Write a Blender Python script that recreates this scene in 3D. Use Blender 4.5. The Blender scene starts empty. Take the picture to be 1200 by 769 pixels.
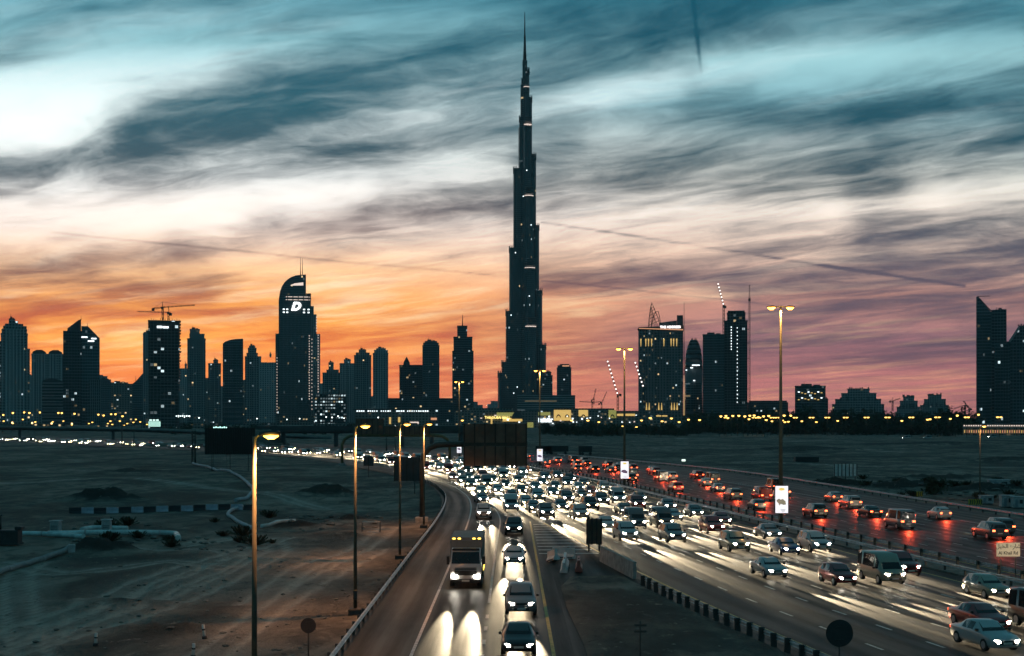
import bpy, math, random
from mathutils import Vector, Matrix
random.seed(7)
R = math.radians
scene = bpy.context.scene
COL = scene.collection

# ------------------------------------------------------------------ camera
F, H, CX, HY = 1600.0, 12.4, 600.0, 492.0      # focal length (photo px), eye height (m), centre column, horizon row
cam = bpy.data.cameras.new('camera'); cam_o = bpy.data.objects.new('camera', cam); COL.objects.link(cam_o)
cam_o.location = (0, 0, H); cam_o.rotation_euler = (R(90), 0, 0)
cam.sensor_width = 36; cam.lens = 36 * F / 1200; cam.shift_y = (HY - 384.5) / 1200
cam.clip_start = 0.5; cam.clip_end = 30000
scene.camera = cam_o
vs = scene.view_settings
vs.view_transform = 'Standard'; vs.look = 'None'; vs.exposure = 0; vs.gamma = 1; vs.use_curve_mapping = False
scene.render.engine = 'CYCLES'
cy = scene.cycles
cy.use_denoising = True; cy.max_bounces = 5; cy.diffuse_bounces = 2; cy.glossy_bounces = 2; cy.transparent_max_bounces = 6
cy.sample_clamp_indirect = 4; cy.caustics_reflective = False; cy.caustics_refractive = False
cy.use_light_tree = True; cy.use_adaptive_sampling = True; cy.adaptive_threshold = 0.025; cy.adaptive_min_samples = 16

def srgb(r, g, b):
    f = lambda c: (c / 255 / 12.92) if c / 255 <= 0.04045 else ((c / 255 + 0.055) / 1.055) ** 2.4
    return (f(r), f(g), f(b), 1)

# ------------------------------------------------------------------ node helper
class NT:
    def __init__(s, tree): s.t = tree; s.n = tree.nodes; s.l = tree.links
    def new(s, typ, **kw):
        n = s.n.new(typ)
        for k, v in kw.items(): setattr(n, k, v)
        return n
    def put(s, sock, v):
        if v is None: return
        if hasattr(v, 'is_output'): s.l.new(v, sock)
        else: sock.default_value = v
    def m(s, op, a, b=None, c=None, clamp=False):
        n = s.new('ShaderNodeMath', operation=op, use_clamp=clamp)
        s.put(n.inputs[0], a); s.put(n.inputs[1], b); s.put(n.inputs[2], c); return n.outputs[0]
    def v(s, op, a, b=None, out=0, scale=None):
        n = s.new('ShaderNodeVectorMath', operation=op)
        s.put(n.inputs[0], a); s.put(n.inputs[1], b)
        if scale is not None: s.put(n.inputs['Scale'], scale)
        return n.outputs[out]
    def xyz(s, x=0.0, y=0.0, z=0.0):
        n = s.new('ShaderNodeCombineXYZ'); s.put(n.inputs[0], x); s.put(n.inputs[1], y); s.put(n.inputs[2], z); return n.outputs[0]
    def sep(s, v):
        n = s.new('ShaderNodeSeparateXYZ'); s.put(n.inputs[0], v); return n.outputs
    def mix(s, f, a, b, blend='MIX'):
        n = s.new('ShaderNodeMix', data_type='RGBA', blend_type=blend, clamp_factor=True)
        s.put(n.inputs[0], f); s.put(n.inputs[6], a); s.put(n.inputs[7], b); return n.outputs[2]
    def noise(s, vec, scale, detail=4, rough=0.55, dist=0.0, dim='3D'):
        n = s.new('ShaderNodeTexNoise', noise_dimensions=dim)
        s.put(n.inputs['Vector'], vec); n.inputs['Scale'].default_value = scale
        n.inputs['Detail'].default_value = detail; n.inputs['Roughness'].default_value = rough; n.inputs['Distortion'].default_value = dist
        return n.outputs[0]
    def ramp(s, f, stops, interp='LINEAR'):
        n = s.new('ShaderNodeValToRGB'); n.color_ramp.interpolation = interp
        s.put(n.inputs[0], f); e = n.color_ramp.elements
        while len(e) < len(stops): e.new(0.5)
        for el, (p, c) in zip(e, stops): el.position = p; el.color = c
        return n.outputs[0]
    def smooth(s, x, a, b, lo=0.0, hi=1.0):
        n = s.new('ShaderNodeMapRange', interpolation_type='SMOOTHSTEP', clamp=True)
        s.put(n.inputs[0], x)
        for i, val in enumerate((a, b, lo, hi)): n.inputs[i + 1].default_value = val
        return n.outputs[0]

# ------------------------------------------------------------------ sky (world): dusk glow low in the west, streaks of cloud, dark teal elsewhere
SUN_EL, SUN_AZ = 1.5, -11.0      # degrees above the horizon; degrees from +Y towards +X
AMBIENT = (0.019, 0.080, 0.104, 1)
world = bpy.data.worlds.new('World'); scene.world = world; world.use_nodes = True
w = NT(world.node_tree); w.n.clear()
gen = w.new('ShaderNodeTexCoord').outputs['Generated']
dx, dy, dz = w.sep(gen)
ay = w.m('MAXIMUM', w.m('ABSOLUTE', dy), 0.05)
sx = w.m('ADD', 600, w.m('MULTIPLY', 1600, w.m('DIVIDE', dx, ay)))
sy = w.m('SUBTRACT', 492, w.m('MULTIPLY', 1600, w.m('DIVIDE', dz, ay)))
# streak direction: climbs to the right at the left, flatter at the right and near the horizon
kk = w.m('SUBTRACT', w.m('MULTIPLY', sx, 0.36), w.m('MULTIPLY', w.m('MULTIPLY', sx, sx), 0.00011))
kk = w.m('MULTIPLY', kk, w.smooth(sy, 430, 120, 0.22, 1.0))
q = w.m('ADD', sy, kk)
low = w.xyz(w.m('DIVIDE', sx, 420), w.m('DIVIDE', q, 130), 0.0)
n1 = w.noise(low, 1.0, 5, 0.55, 0.4); n2 = w.noise(w.v('ADD', low, (7.3, 3.1, 0)), 1.0, 5, 0.55, 0.4)
wx = w.m('ADD', sx, w.m('MULTIPLY', w.m('SUBTRACT', n1, 0.5), 80))
wy = w.m('ADD', sy, w.m('MULTIPLY', w.m('SUBTRACT', n2, 0.5), 40))
P = w.xyz(wx, wy, 0.0)
def band(x0, y0, x1, y1, t, wt, pos=None):
    pa = w.v('SUBTRACT', P if pos is None else pos, (x0, y0, 0)); ba = (x1 - x0, y1 - y0, 0); L2 = ba[0] ** 2 + ba[1] ** 2
    h = w.m('MULTIPLY', w.v('DOT_PRODUCT', pa, ba, out=1), 1 / L2, clamp=True)
    d = w.v('LENGTH', w.v('SUBTRACT', pa, w.v('SCALE', ba, scale=h)), out=1)
    d = w.m('DIVIDE', d, t)
    return w.m('MULTIPLY', w.m('EXPONENT', w.m('MULTIPLY', w.m('MULTIPLY', d, d), -1.0)), wt)
BANDS = [  # x0 y0 x1 y1 thickness weight (+ dark cloud, - clear glow)
    (0, 205, 140, 178, 20, .55), (140, 175, 330, 115, 34, .42), (330, 112, 640, 10, 46, .48), (180, 165, 420, 172, 40, .45),
    (420, 160, 640, 125, 42, .50), (0, 58, 95, 30, 24, .45), (210, 285, 420, 250, 17, .50), (420, 250, 640, 215, 24, .60),
    (640, 195, 1000, 180, 46, .60), (640, 100, 760, 60, 24, .40), (700, 40, 1200, 10, 34, .45), (820, 130, 1100, 120, 16, .40),
    (1000, 172, 1200, 150, 34, .50), (1010, 268, 1200, 275, 18, .40), (880, 345, 1200, 330, 34, .55), (760, 385, 1200, 405, 26, .28),
    (640, 318, 860, 330, 12, .42), (0, 312, 100, 312, 18, .60), (100, 305, 300, 292, 9, .25), (0, 372, 240, 352, 10, .35), (380, 392, 560, 385, 9, .35),
    (640, 400, 800, 410, 22, .30), (330, 300, 560, 290, 8, .15), (860, 285, 1060, 255, 12, .3), (130, 340, 330, 330, 8, .25),
    (0, 115, 90, 110, 36, -.75), (110, 70, 220, 60, 30, -.65), (0, 165, 110, 150, 14, -.3), (0, 265, 250, 255, 24, -.85), (250, 245, 420, 215, 16, -.55), (420, 210, 590, 190, 12, -.30),
    (640, 252, 960, 240, 20, -.80), (1070, 218, 1200, 212, 15, -.75), (955, 238, 1080, 224, 17, -.55), (830, 82, 1200, 50, 12, -.65), (630, 128, 780, 98, 14, -.45), (700, 160, 1000, 158, 12, -.25), (900, 105, 1200, 95, 9, -.3),
    (300, 330, 580, 330, 28, -.55), (60, 400, 300, 400, 16, -.4), (640, 352, 840, 362, 14, -.5), (400, 270, 580, 262, 14, -.35), (1000, 385, 1100, 382, 8, -.2), (640, 440, 1100, 455, 14, -.2)]
acc = [None, None]
for b in BANDS:
    k_ = 0 if b[5] > 0 else 1
    g = band(*b[:4], b[4] * 1.3, abs(b[5]) * 1.25); acc[k_] = g if acc[k_] is None else w.m('ADD', acc[k_], g)
soft = [w.m('SUBTRACT', 1.0, w.m('EXPONENT', w.m('MULTIPLY', a, -1.0))) for a in acc]
msk = w.m('SUBTRACT', w.m('MULTIPLY', soft[0], .72), w.m('MULTIPLY', soft[1], .80))
# cloud deck as a plane overhead: streaks keep their direction on the deck and crowd together towards the horizon
elv = w.m('MAXIMUM', w.m('SUBTRACT', 642, sy), 40.0)
px_ = w.m('DIVIDE', w.m('SUBTRACT', sx, 600), elv); py_ = w.m('DIVIDE', 1600, elv)
cA, sA = math.cos(R(-33)), math.sin(R(-33))
al = w.m('ADD', w.m('MULTIPLY', px_, cA), w.m('MULTIPLY', py_, sA)); ac = w.m('SUBTRACT', w.m('MULTIPLY', py_, cA), w.m('MULTIPLY', px_, sA))
wob = w.noise(w.xyz(w.m('MULTIPLY', al, .9), w.m('MULTIPLY', ac, 1.3), 3.3), 1.0, 4, .55)
ac = w.m('ADD', ac, w.m('MULTIPLY', w.m('SUBTRACT', wob, .5), .55))
st1 = w.noise(w.xyz(w.m('MULTIPLY', al, .75), w.m('MULTIPLY', ac, 2.3), 1.7), 1.0, 9, .60, .15)
st2 = w.noise(w.xyz(w.m('MULTIPLY', al, 2.0), w.m('MULTIPLY', ac, 6.4), 6.2), 1.0, 8, .62, .5)
puff = w.noise(w.xyz(w.m('MULTIPLY', al, 2.4), w.m('MULTIPLY', ac, 3.6), 9.0), 1.0, 10, .66, .6)
msk = w.m('ADD', msk, w.m('MULTIPLY', w.m('SUBTRACT', st1, 0.5), 2.1))
msk = w.m('ADD', msk, w.m('MULTIPLY', w.m('SUBTRACT', st2, 0.5), .8))
msk = w.m('ADD', msk, w.m('MULTIPLY', w.m('SUBTRACT', puff, 0.5), 1.25))
raw = w.xyz(sx, w.m('ADD', sy, w.m('MULTIPLY', w.m('SUBTRACT', n1, 0.5), 8)), 0.0)
msk = w.m('ADD', msk, w.m('ADD', w.m('MULTIPLY', band(635, 262, 1130, 334, 1.8, .5, raw), w.smooth(puff, .3, .62)), w.m('MULTIPLY', band(810, -20, 822, 88, 2.4, .34, raw), w.smooth(puff, .3, .62))))
msk = w.m('ADD', msk, w.m('ADD', band(60, 272, 580, 324, 1.6, .22, raw), band(635, 330, 900, 356, 1.2, .2, raw)))
msk = w.smooth(w.m('ADD', msk, 0.42), -0.22, 1.18)
vv = w.m('DIVIDE', w.m('SUBTRACT', 492, sy), 492, clamp=True)
S = srgb
bl = w.ramp(vv, [(0, S(232, 132, 84)), (.1, S(246, 142, 70)), (.2, S(255, 170, 78)), (.28, S(255, 170, 82)), (.36, S(255, 202, 150)), (.46, S(255, 236, 222)), (.58, S(243, 245, 242)), (.76, S(228, 244, 243)), (.9, S(142, 190, 198)), (1, S(104, 160, 174))])
br = w.ramp(vv, [(0, S(172, 106, 104)), (.1, S(182, 112, 110)), (.2, S(164, 112, 116)), (.3, S(214, 152, 130)), (.4, S(246, 212, 188)), (.5, S(250, 236, 222)), (.6, S(222, 224, 216)), (.75, S(126, 172, 182)), (.87, S(148, 194, 200)), (1, S(58, 128, 146))])
dl = w.ramp(vv, [(0, S(214, 104, 64)), (.2, S(198, 76, 42)), (.33, S(134, 86, 72)), (.42, S(118, 96, 96)), (.5, S(86, 78, 84)), (.6, S(58, 78, 88)), (.75, S(34, 82, 96)), (1, S(20, 82, 100))])
dr = w.ramp(vv, [(0, S(130, 84, 92)), (.2, S(88, 72, 86)), (.3, S(92, 76, 88)), (.42, S(80, 78, 90)), (.55, S(48, 66, 76)), (.7, S(28, 72, 86)), (1, S(8, 68, 86))])
side = w.smooth(sx, 330, 900)
hl = w.ramp(vv, [(0, S(250, 160, 110)), (.2, S(255, 214, 150)), (.36, S(255, 236, 206)), (.5, S(255, 250, 244)), (.7, S(244, 250, 248)), (1, S(150, 194, 202))])
hn = w.noise(w.xyz(w.m('MULTIPLY', al, 1.1), w.m('MULTIPLY', ac, 4.2), 12.5), 1.0, 8, .6, .2)
clr = w.mix(w.m('MULTIPLY', w.smooth(hn, .46, .72), w.m('SUBTRACT', .75, w.m('MULTIPLY', side, .3))), w.mix(side, bl, br), hl)
clr = w.mix(msk, clr, w.mix(side, dl, dr))
west = w.m('MULTIPLY', w.smooth(dy, 0.35, 0.85), w.smooth(dz, 0.52, 0.31))
clr = w.mix(west, AMBIENT, clr)
clr = w.mix(w.smooth(dz, -0.002, -0.03), clr, (0.012, 0.025, 0.03, 1))
bg1 = w.new('ShaderNodeBackground'); w.put(bg1.inputs[0], clr); bg1.inputs[1].default_value = 1.55
sky = w.new('ShaderNodeTexSky'); sky.sky_type = 'NISHITA'; sky.sun_disc = False
sky.sun_elevation = R(SUN_EL); sky.sun_rotation = R(SUN_AZ); sky.altitude = 10
bg2 = w.new('ShaderNodeBackground'); w.put(bg2.inputs[0], sky.outputs[0]); bg2.inputs[1].default_value = 0.0015
addn = w.new('ShaderNodeAddShader'); w.l.new(bg1.outputs[0], addn.inputs[0]); w.l.new(bg2.outputs[0], addn.inputs[1])
wo = w.new('ShaderNodeOutputWorld'); w.l.new(addn.outputs[0], wo.inputs[0])
world.cycles.sampling_method = 'MANUAL'; world.cycles.sample_map_resolution = 512

# ------------------------------------------------------------------ sun: already at the horizon, far left behind the skyline
sun = bpy.data.lights.new('sun', 'SUN'); sun.energy = 0.03; sun.angle = R(3); sun.color = (1.0, 0.55, 0.28)
sun_o = bpy.data.objects.new('sun', sun); COL.objects.link(sun_o)
sd = Vector((math.sin(R(SUN_AZ)) * math.cos(R(SUN_EL)), math.cos(R(SUN_AZ)) * math.cos(R(SUN_EL)), math.sin(R(SUN_EL))))
sun_o.rotation_euler = sd.to_track_quat('Z', 'Y').to_euler()

# ------------------------------------------------------------------ mesh helpers
class MB:
    def __init__(s): s.v = []; s.f = []; s.mi = []; s.cur = 0; s.sm = []
    def add(s, vs_, fs_, smooth=False):
        b = len(s.v); s.v += [tuple(p) for p in vs_]
        for f in fs_: s.f.append(tuple(i + b for i in f)); s.mi.append(s.cur); s.sm.append(smooth)
        return s
    def box(s, x0, x1, y0, y1, z0, z1, mat=None, bev=0.0):
        if bev > 0:
            b = bev
            ring = lambda e, z: [(x0 + e, y0, z), (x1 - e, y0, z), (x1, y0 + e, z), (x1, y1 - e, z), (x1 - e, y1, z), (x0 + e, y1, z), (x0, y1 - e, z), (x0, y0 + e, z)]
            v = ring(b, z0) + ring(b, z1 - b)
            v += [(x0 + b, y0 + b, z1), (x1 - b, y0 + b, z1), (x1 - b, y1 - b, z1), (x0 + b, y1 - b, z1)]
            f = [(i, (i + 1) % 8, 8 + (i + 1) % 8, 8 + i) for i in range(8)]
            f += [(8, 9, 17, 16), (10, 11, 18, 17), (12, 13, 19, 18), (14, 15, 16, 19), (9, 10, 17), (11, 12, 18), (13, 14, 19), (15, 8, 16), (16, 17, 18, 19), (7, 6, 5, 4, 3, 2, 1, 0)]
        else:
            v = [(x, y, z) for z in (z0, z1) for (x, y) in ((x0, y0), (x1, y0), (x1, y1), (x0, y1))]
            f = [(0, 1, 5, 4), (1, 2, 6, 5), (2, 3, 7, 6), (3, 0, 4, 7), (4, 5, 6, 7), (3, 2, 1, 0)]
        if mat is not None: v = [mat @ Vector(p) for p in v]
        return s.add(v, f)
    def prism(s, pts, y0, y1):              # polygon in xz (counter-clockwise seen from -y), extruded along y
        n = len(pts)
        v = [(x, y0, z) for x, z in pts] + [(x, y1, z) for x, z in pts]
        f = [tuple(range(n)), tuple(range(2 * n - 1, n - 1, -1))] + [(i, i + n, (i + 1) % n + n, (i + 1) % n) for i in range(n)]
        return s.add(v, f)
    def plan(s, pts, z0, z1, top=1.0, cx=0, cy_=0):  # polygon in xy (ccw) extruded up, optional taper
        n = len(pts)
        v = [(x, y, z0) for x, y in pts] + [(cx + (x - cx) * top, cy_ + (y - cy_) * top, z1) for x, y in pts]
        f = [tuple(range(n - 1, -1, -1)), tuple(range(n, 2 * n))] + [(i, (i + 1) % n, (i + 1) % n + n, i + n) for i in range(n)]
        return s.add(v, f)
    def cyl(s, x, y, z0, z1, r0, r1=None, n=10):
        r1 = r0 if r1 is None else r1
        v = [(x + r * math.cos(2 * math.pi * i / n), y + r * math.sin(2 * math.pi * i / n), z) for z, r in ((z0, r0), (z1, r1)) for i in range(n)]
        f = [(i, (i + 1) % n, (i + 1) % n + n, i + n) for i in range(n)]
        s.add(v, f, True); b = len(s.v) - 2 * n
        s.f += [tuple(b + i for i in range(n - 1, -1, -1)), tuple(b + n + i for i in range(n))]; s.mi += [s.cur] * 2; s.sm += [False] * 2
        return s
    def tube(s, pts, r, n=8, r1=None, cap=True):
        P_ = [Vector(p) for p in pts]; L = len(P_); rings = []
        for i, p in enumerate(P_):
            t = (P_[min(i + 1, L - 1)] - P_[max(i - 1, 0)]).normalized()
            u = t.cross(Vector((0, 0, 1)))
            if u.length < 1e-3: u = Vector((1, 0, 0))
            u.normalize(); w_ = t.cross(u)
            rr = r if r1 is None else r + (r1 - r) * i / max(1, L - 1)
            rings += [p + (u * math.cos(2 * math.pi * k / n) + w_ * math.sin(2 * math.pi * k / n)) * rr for k in range(n)]
        f = [(i * n + k, (i + 1) * n + k, (i + 1) * n + (k + 1) % n, i * n + (k + 1) % n) for i in range(L - 1) for k in range(n)]
        s.add(rings, f, True); b = len(s.v) - L * n
        if cap:
            s.f += [tuple(b + k for k in range(n)), tuple(b + (L - 1) * n + k for k in range(n - 1, -1, -1))]; s.mi += [s.cur] * 2; s.sm += [False] * 2
        return s
    def sweep(s, prof, path, closed=True):  # prof: (right, up) pairs; path: (x, y, z, tx, ty)
        n = len(prof); v = []
        for (x, y, z, tx, ty) in path:
            for (a, u) in prof: v.append((x + ty * a, y - tx * a, z + u))
        m_ = n if closed else n - 1
        f = [(i * n + k, i * n + (k + 1) % n, (i + 1) * n + (k + 1) % n, (i + 1) * n + k) for i in range(len(path) - 1) for k in range(m_)]
        s.add(v, f)
        if closed:
            b = len(s.v) - n * len(path)
            s.f += [tuple(b + k for k in range(n - 1, -1, -1)), tuple(b + n * (len(path) - 1) + k for k in range(n))]; s.mi += [s.cur] * 2; s.sm += [False] * 2
        return s
    def loft(s, rings, smooth=True, closed=True):
        n = len(rings[0]); v = [p for r in rings for p in r]
        f = [(i * n + k, i * n + (k + 1) % n, (i + 1) * n + (k + 1) % n, (i + 1) * n + k) for i in range(len(rings) - 1) for k in range(n if closed else n - 1)]
        s.add(v, f, smooth); b = len(s.v) - len(v)
        if closed:
            s.f += [tuple(b + k for k in range(n - 1, -1, -1)), tuple(b + n * (len(rings) - 1) + k for k in range(n))]; s.mi += [s.cur] * 2; s.sm += [False] * 2
        return s
    def strip(s, left, right, z):
        v = []
        for a, b in zip(left, right): v += [(a[0], a[1], z), (b[0], b[1], z)]
        return s.add(v, [(2 * i, 2 * i + 1, 2 * i + 3, 2 * i + 2) for i in range(len(left) - 1)])
    def mesh(s, name, mats):
        me = bpy.data.meshes.new(name); me.from_pydata(s.v, [], s.f)
        for m_ in (mats if isinstance(mats, (list, tuple)) else [mats]): me.materials.append(m_)
        me.polygons.foreach_set('material_index', s.mi); me.polygons.foreach_set('use_smooth', s.sm)
        me.update(); return me
    def build(s, name, mats, parent=None, loc=None, rz=0.0):
        o = bpy.data.objects.new(name, s.mesh(name, mats)); COL.objects.link(o)
        if parent: o.parent = parent
        if loc: o.location = loc
        o.rotation_euler.z = rz
        return o

def tag(o, label, cat, group=None):
    o['label'] = label; o['category'] = cat
    if group: o['group'] = group
    return o
def thing(name, label, cat, loc=(0, 0, 0), rz=0.0, group=None):
    o = bpy.data.objects.new(name, None); COL.objects.link(o); o.empty_display_size = 0.5
    o.location = loc; o.rotation_euler = (0, 0, rz); return tag(o, label, cat, group)
def struct(o, kind='structure'):
    o['kind'] = kind; return o
def inst(name, mesh, parent, loc=(0, 0, 0), rz=0.0):
    o = bpy.data.objects.new(name, mesh); COL.objects.link(o); o.parent = parent; o.location = loc; o.rotation_euler.z = rz; return o
def kids(o): return [c for c in COL.objects if c.parent == o]
def dup(root, loc, rz, label=None, group=None):
    r = root.copy(); COL.objects.link(r); r.location = loc; r.rotation_euler = (0, 0, rz)
    if label: r['label'] = label
    if group: r['group'] = group
    for ch in root.children:
        if ch.type == 'LIGHT': continue
        c = ch.copy(); COL.objects.link(c); c.parent = r
        for g in ch.children:
            d = g.copy(); COL.objects.link(d); d.parent = c
    return r
def G(px, py, z=0.0):                      # a ground point seen at a photo pixel
    Y = (H - z) * F / (py - HY); return Vector(((px - CX) * Y / F, Y, z))
def up(py, Y): return H + (HY - py) * Y / F
def ax(px, Y): return (px - CX) * Y / F

# ------------------------------------------------------------------ materials
def pbr(name, col, rough=0.7, metal=0.0, var=0.15, scale=1.5, bump=0.0, bscale=20.0, spec=0.5, coat=0.0):
    m_ = bpy.data.materials.new(name); m_.use_nodes = True; t = NT(m_.node_tree); b = t.n['Principled BSDF']
    tc = t.new('ShaderNodeTexCoord').outputs['Object']
    n = t.noise(tc, scale, 5, 0.6)
    c = col if len(col) == 4 else (*col, 1)
    d = tuple(max(0, x * (1 - var)) for x in c[:3]) + (1,); l = tuple(min(1, x * (1 + var)) for x in c[:3]) + (1,)
    t.put(b.inputs['Base Color'], t.mix(t.smooth(n, 0.3, 0.7), d, l))
    b.inputs['Roughness'].default_value = rough; b.inputs['Metallic'].default_value = metal
    b.inputs['Specular IOR Level'].default_value = spec; b.inputs['Coat Weight'].default_value = coat
    if bump > 0:
        bn = t.new('ShaderNodeBump'); bn.inputs['Strength'].default_value = bump; bn.inputs['Distance'].default_value = 0.05
        t.put(bn.inputs['Height'], t.noise(tc, bscale, 4, 0.6)); t.l.new(bn.outputs[0], b.inputs['Normal'])
    return m_
def glow(name, col, strength, base=(0.6, 0.6, 0.6, 1)):
    m_ = bpy.data.materials.new(name); m_.use_nodes = True; t = NT(m_.node_tree); b = t.n['Principled BSDF']
    b.inputs['Base Color'].default_value = base; b.inputs['Roughness'].default_value = 0.3
    tc = t.new('ShaderNodeTexCoord').outputs['Object']
    t.put(b.inputs['Emission Color'], t.mix(t.noise(tc, 3.0, 2), tuple(x * .85 for x in col[:3]) + (1,), (*col[:3], 1)))
    b.inputs['Emission Strength'].default_value = strength
    m_.cycles.emission_sampling = 'NONE'; return m_
def facade(name, wall, glass, bay=3.4, flr=3.8, wx_=(0.14, 0.86), wz=(0.22, 0.86), lit=0.05, strength=1.6, warm=0.5, rough=0.25, clump=0.5):
    """wall with a grid of window panes; some rooms are lit"""
    m_ = bpy.data.materials.new(name); m_.use_nodes = True; t = NT(m_.node_tree); b = t.n['Principled BSDF']
    co = t.new('ShaderNodeTexCoord').outputs['Object']; x, y, z = t.sep(co)
    rnd = t.new('ShaderNodeObjectInfo').outputs['Random']
    h = t.m('DIVIDE', t.m('ADD', t.m('ADD', x, y), 4000.0), bay); v = t.m('DIVIDE', t.m('ADD', z, 400.0), flr)
    cxi, czi = t.m('FLOOR', h), t.m('FLOOR', v); fx, fz = t.m('FRACT', h), t.m('FRACT', v)
    inx = t.m('MULTIPLY', t.m('GREATER_THAN', fx, wx_[0]), t.m('LESS_THAN', fx, wx_[1]))
    inz = t.m('MULTIPLY', t.m('GREATER_THAN', fz, wz[0]), t.m('LESS_THAN', fz, wz[1]))
    nrm = t.new('ShaderNodeNewGeometry').outputs['Normal']; nz = t.sep(nrm)[2]
    vert = t.m('LESS_THAN', t.m('ABSOLUTE', nz), 0.4)
    win = t.m('MULTIPLY', t.m('MULTIPLY', inx, inz), vert)
    cell = t.xyz(t.m('ADD', cxi, t.m('MULTIPLY', t.m('FLOOR', t.m('MULTIPLY', rnd, 97)), 13.0)), czi, 0.5)
    wn = t.new('ShaderNodeTexWhiteNoise', noise_dimensions='3D'); t.put(wn.inputs[0], cell)
    clus = t.smooth(t.noise(cell, 0.11, 2), 0.35, 0.65, 1 - clump, 1 + clump)
    on = t.m('MULTIPLY', win, t.m('LESS_THAN', wn.outputs['Value'], t.m('MULTIPLY', clus, lit * 3.0 if lit < .2 else lit)))
    tint = t.m('FRACT', t.m('MULTIPLY', wn.outputs['Value'], 331.7))
    tone = t.noise(t.v('MULTIPLY', co, (0.02, 0.02, 0.012)), 1.0, 3)
    wc = t.mix(tone, tuple(a * .8 for a in wall[:3]) + (1,), tuple(a * 1.15 for a in wall[:3]) + (1,))
    t.put(b.inputs['Base Color'], t.mix(win, wc, (*glass[:3], 1)))
    t.put(b.inputs['Roughness'], t.m('SUBTRACT', 0.75, t.m('MULTIPLY', win, 0.75 - rough)))
    b.inputs['Specular IOR Level'].default_value = 0.4
    ec = t.mix(t.m('LESS_THAN', tint, warm), (0.75, 0.95, 1.0, 1), (1.0, 0.72, 0.36, 1))
    t.put(b.inputs['Emission Color'], ec)
    t.put(b.inputs['Emission Strength'], t.m('MULTIPLY', on, t.m('ADD', strength * .08, t.m('MULTIPLY', t.m('POWER', t.m('FRACT', t.m('MULTIPLY', tint, 7.31)), 4.0), strength * 1.3))))
    m_.cycles.emission_sampling = 'NONE'; return m_
from mathutils import noise as mnoise
# ------------------------------------------------------------------ plan of the roads (metres, camera at the origin looking along +Y)
def catmull(pts, step=4.0):
    P_ = [Vector(p) for p in pts]; P_ = [P_[0] * 2 - P_[1]] + P_ + [P_[-1] * 2 - P_[-2]]; out = []
    for i in range(1, len(P_) - 2):
        a, b, c, d = P_[i - 1:i + 3]; n = max(2, int((c - b).length / step))
        for k in range(n):
            t = k / n
            out.append(0.5 * (2 * b + (c - a) * t + (2 * a - 5 * b + 4 * c - d) * t * t + (3 * b - 3 * c + d - a) * t ** 3))
    out.append(P_[-2]); return out
class Curve:
    def __init__(s, pts):
        s.p = catmull(pts, 3.0); s.d = [0.0]
        for a, b in zip(s.p, s.p[1:]): s.d.append(s.d[-1] + (b - a).length)
        s.L = s.d[-1]
    def at(s, d, off=0.0):                   # x, y, tx, ty at arc length d, moved off metres to the right
        d = min(max(d, 0), s.L - 1e-3); lo, hi = 0, len(s.d) - 1
        while hi - lo > 1:
            mid = (lo + hi) // 2
            if s.d[mid] <= d: lo = mid
            else: hi = mid
        t = (d - s.d[lo]) / (s.d[hi] - s.d[lo]); p = s.p[lo].lerp(s.p[hi], t)
        a = s.p[max(lo - 1, 0)]; b = s.p[min(hi + 1, len(s.p) - 1)]; tg = (b - a).normalized()
        return p.x + tg.y * off, p.y - tg.x * off, tg.x, tg.y
    def y2d(s, y):
        for i, p in enumerate(s.p):
            if p.y >= y: return s.d[i]
        return s.L
    def x_at(s, y):
        if y <= s.p[0].y: return s.p[0].x
        for a, b in zip(s.p, s.p[1:]):
            if b.y >= y: return a.x + (b.x - a.x) * (y - a.y) / max(1e-6, b.y - a.y)
        a, b = s.p[-2], s.p[-1]; return b.x + (b.x - a.x) / (b.y - a.y) * (y - b.y)
    def line(s, d0, d1, off, step=3.0, z=0.0):
        n = max(2, int((d1 - d0) / step)); out = []
        for i in range(n + 1):
            x, y, tx, ty = s.at(d0 + (d1 - d0) * i / n, off); out.append((x, y, z, tx, ty))
        return out
M = Curve([(52, 20), (47, 40), (43.6, 60), (40.6, 75.6), (36.3, 100.4), (32, 133), (27.6, 169.4), (24, 200), (15.8, 268), (8, 317), (1.5, 354), (-9, 400), (-26, 450), (-53, 510), (-96, 580), (-160, 670), (-245, 780), (-365, 920)])
LB = Curve([(-9.1, 20), (-9.1, 60), (-9.1, 115), (-9.1, 165), (-9.9, 202), (-12, 231), (-16.5, 264), (-26, 305), (-41, 360), (-54, 405), (-80, 467), (-126, 548), (-200, 650), (-290, 765), (-400, 900)])
RB = Curve([(82, 20), (77, 60), (71, 110), (64.5, 160), (60.5, 207), (57.5, 251), (51.5, 317), (38, 381), (21, 451), (-4, 525), (-45, 610), (-110, 700), (-200, 815), (-320, 960)])

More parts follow.
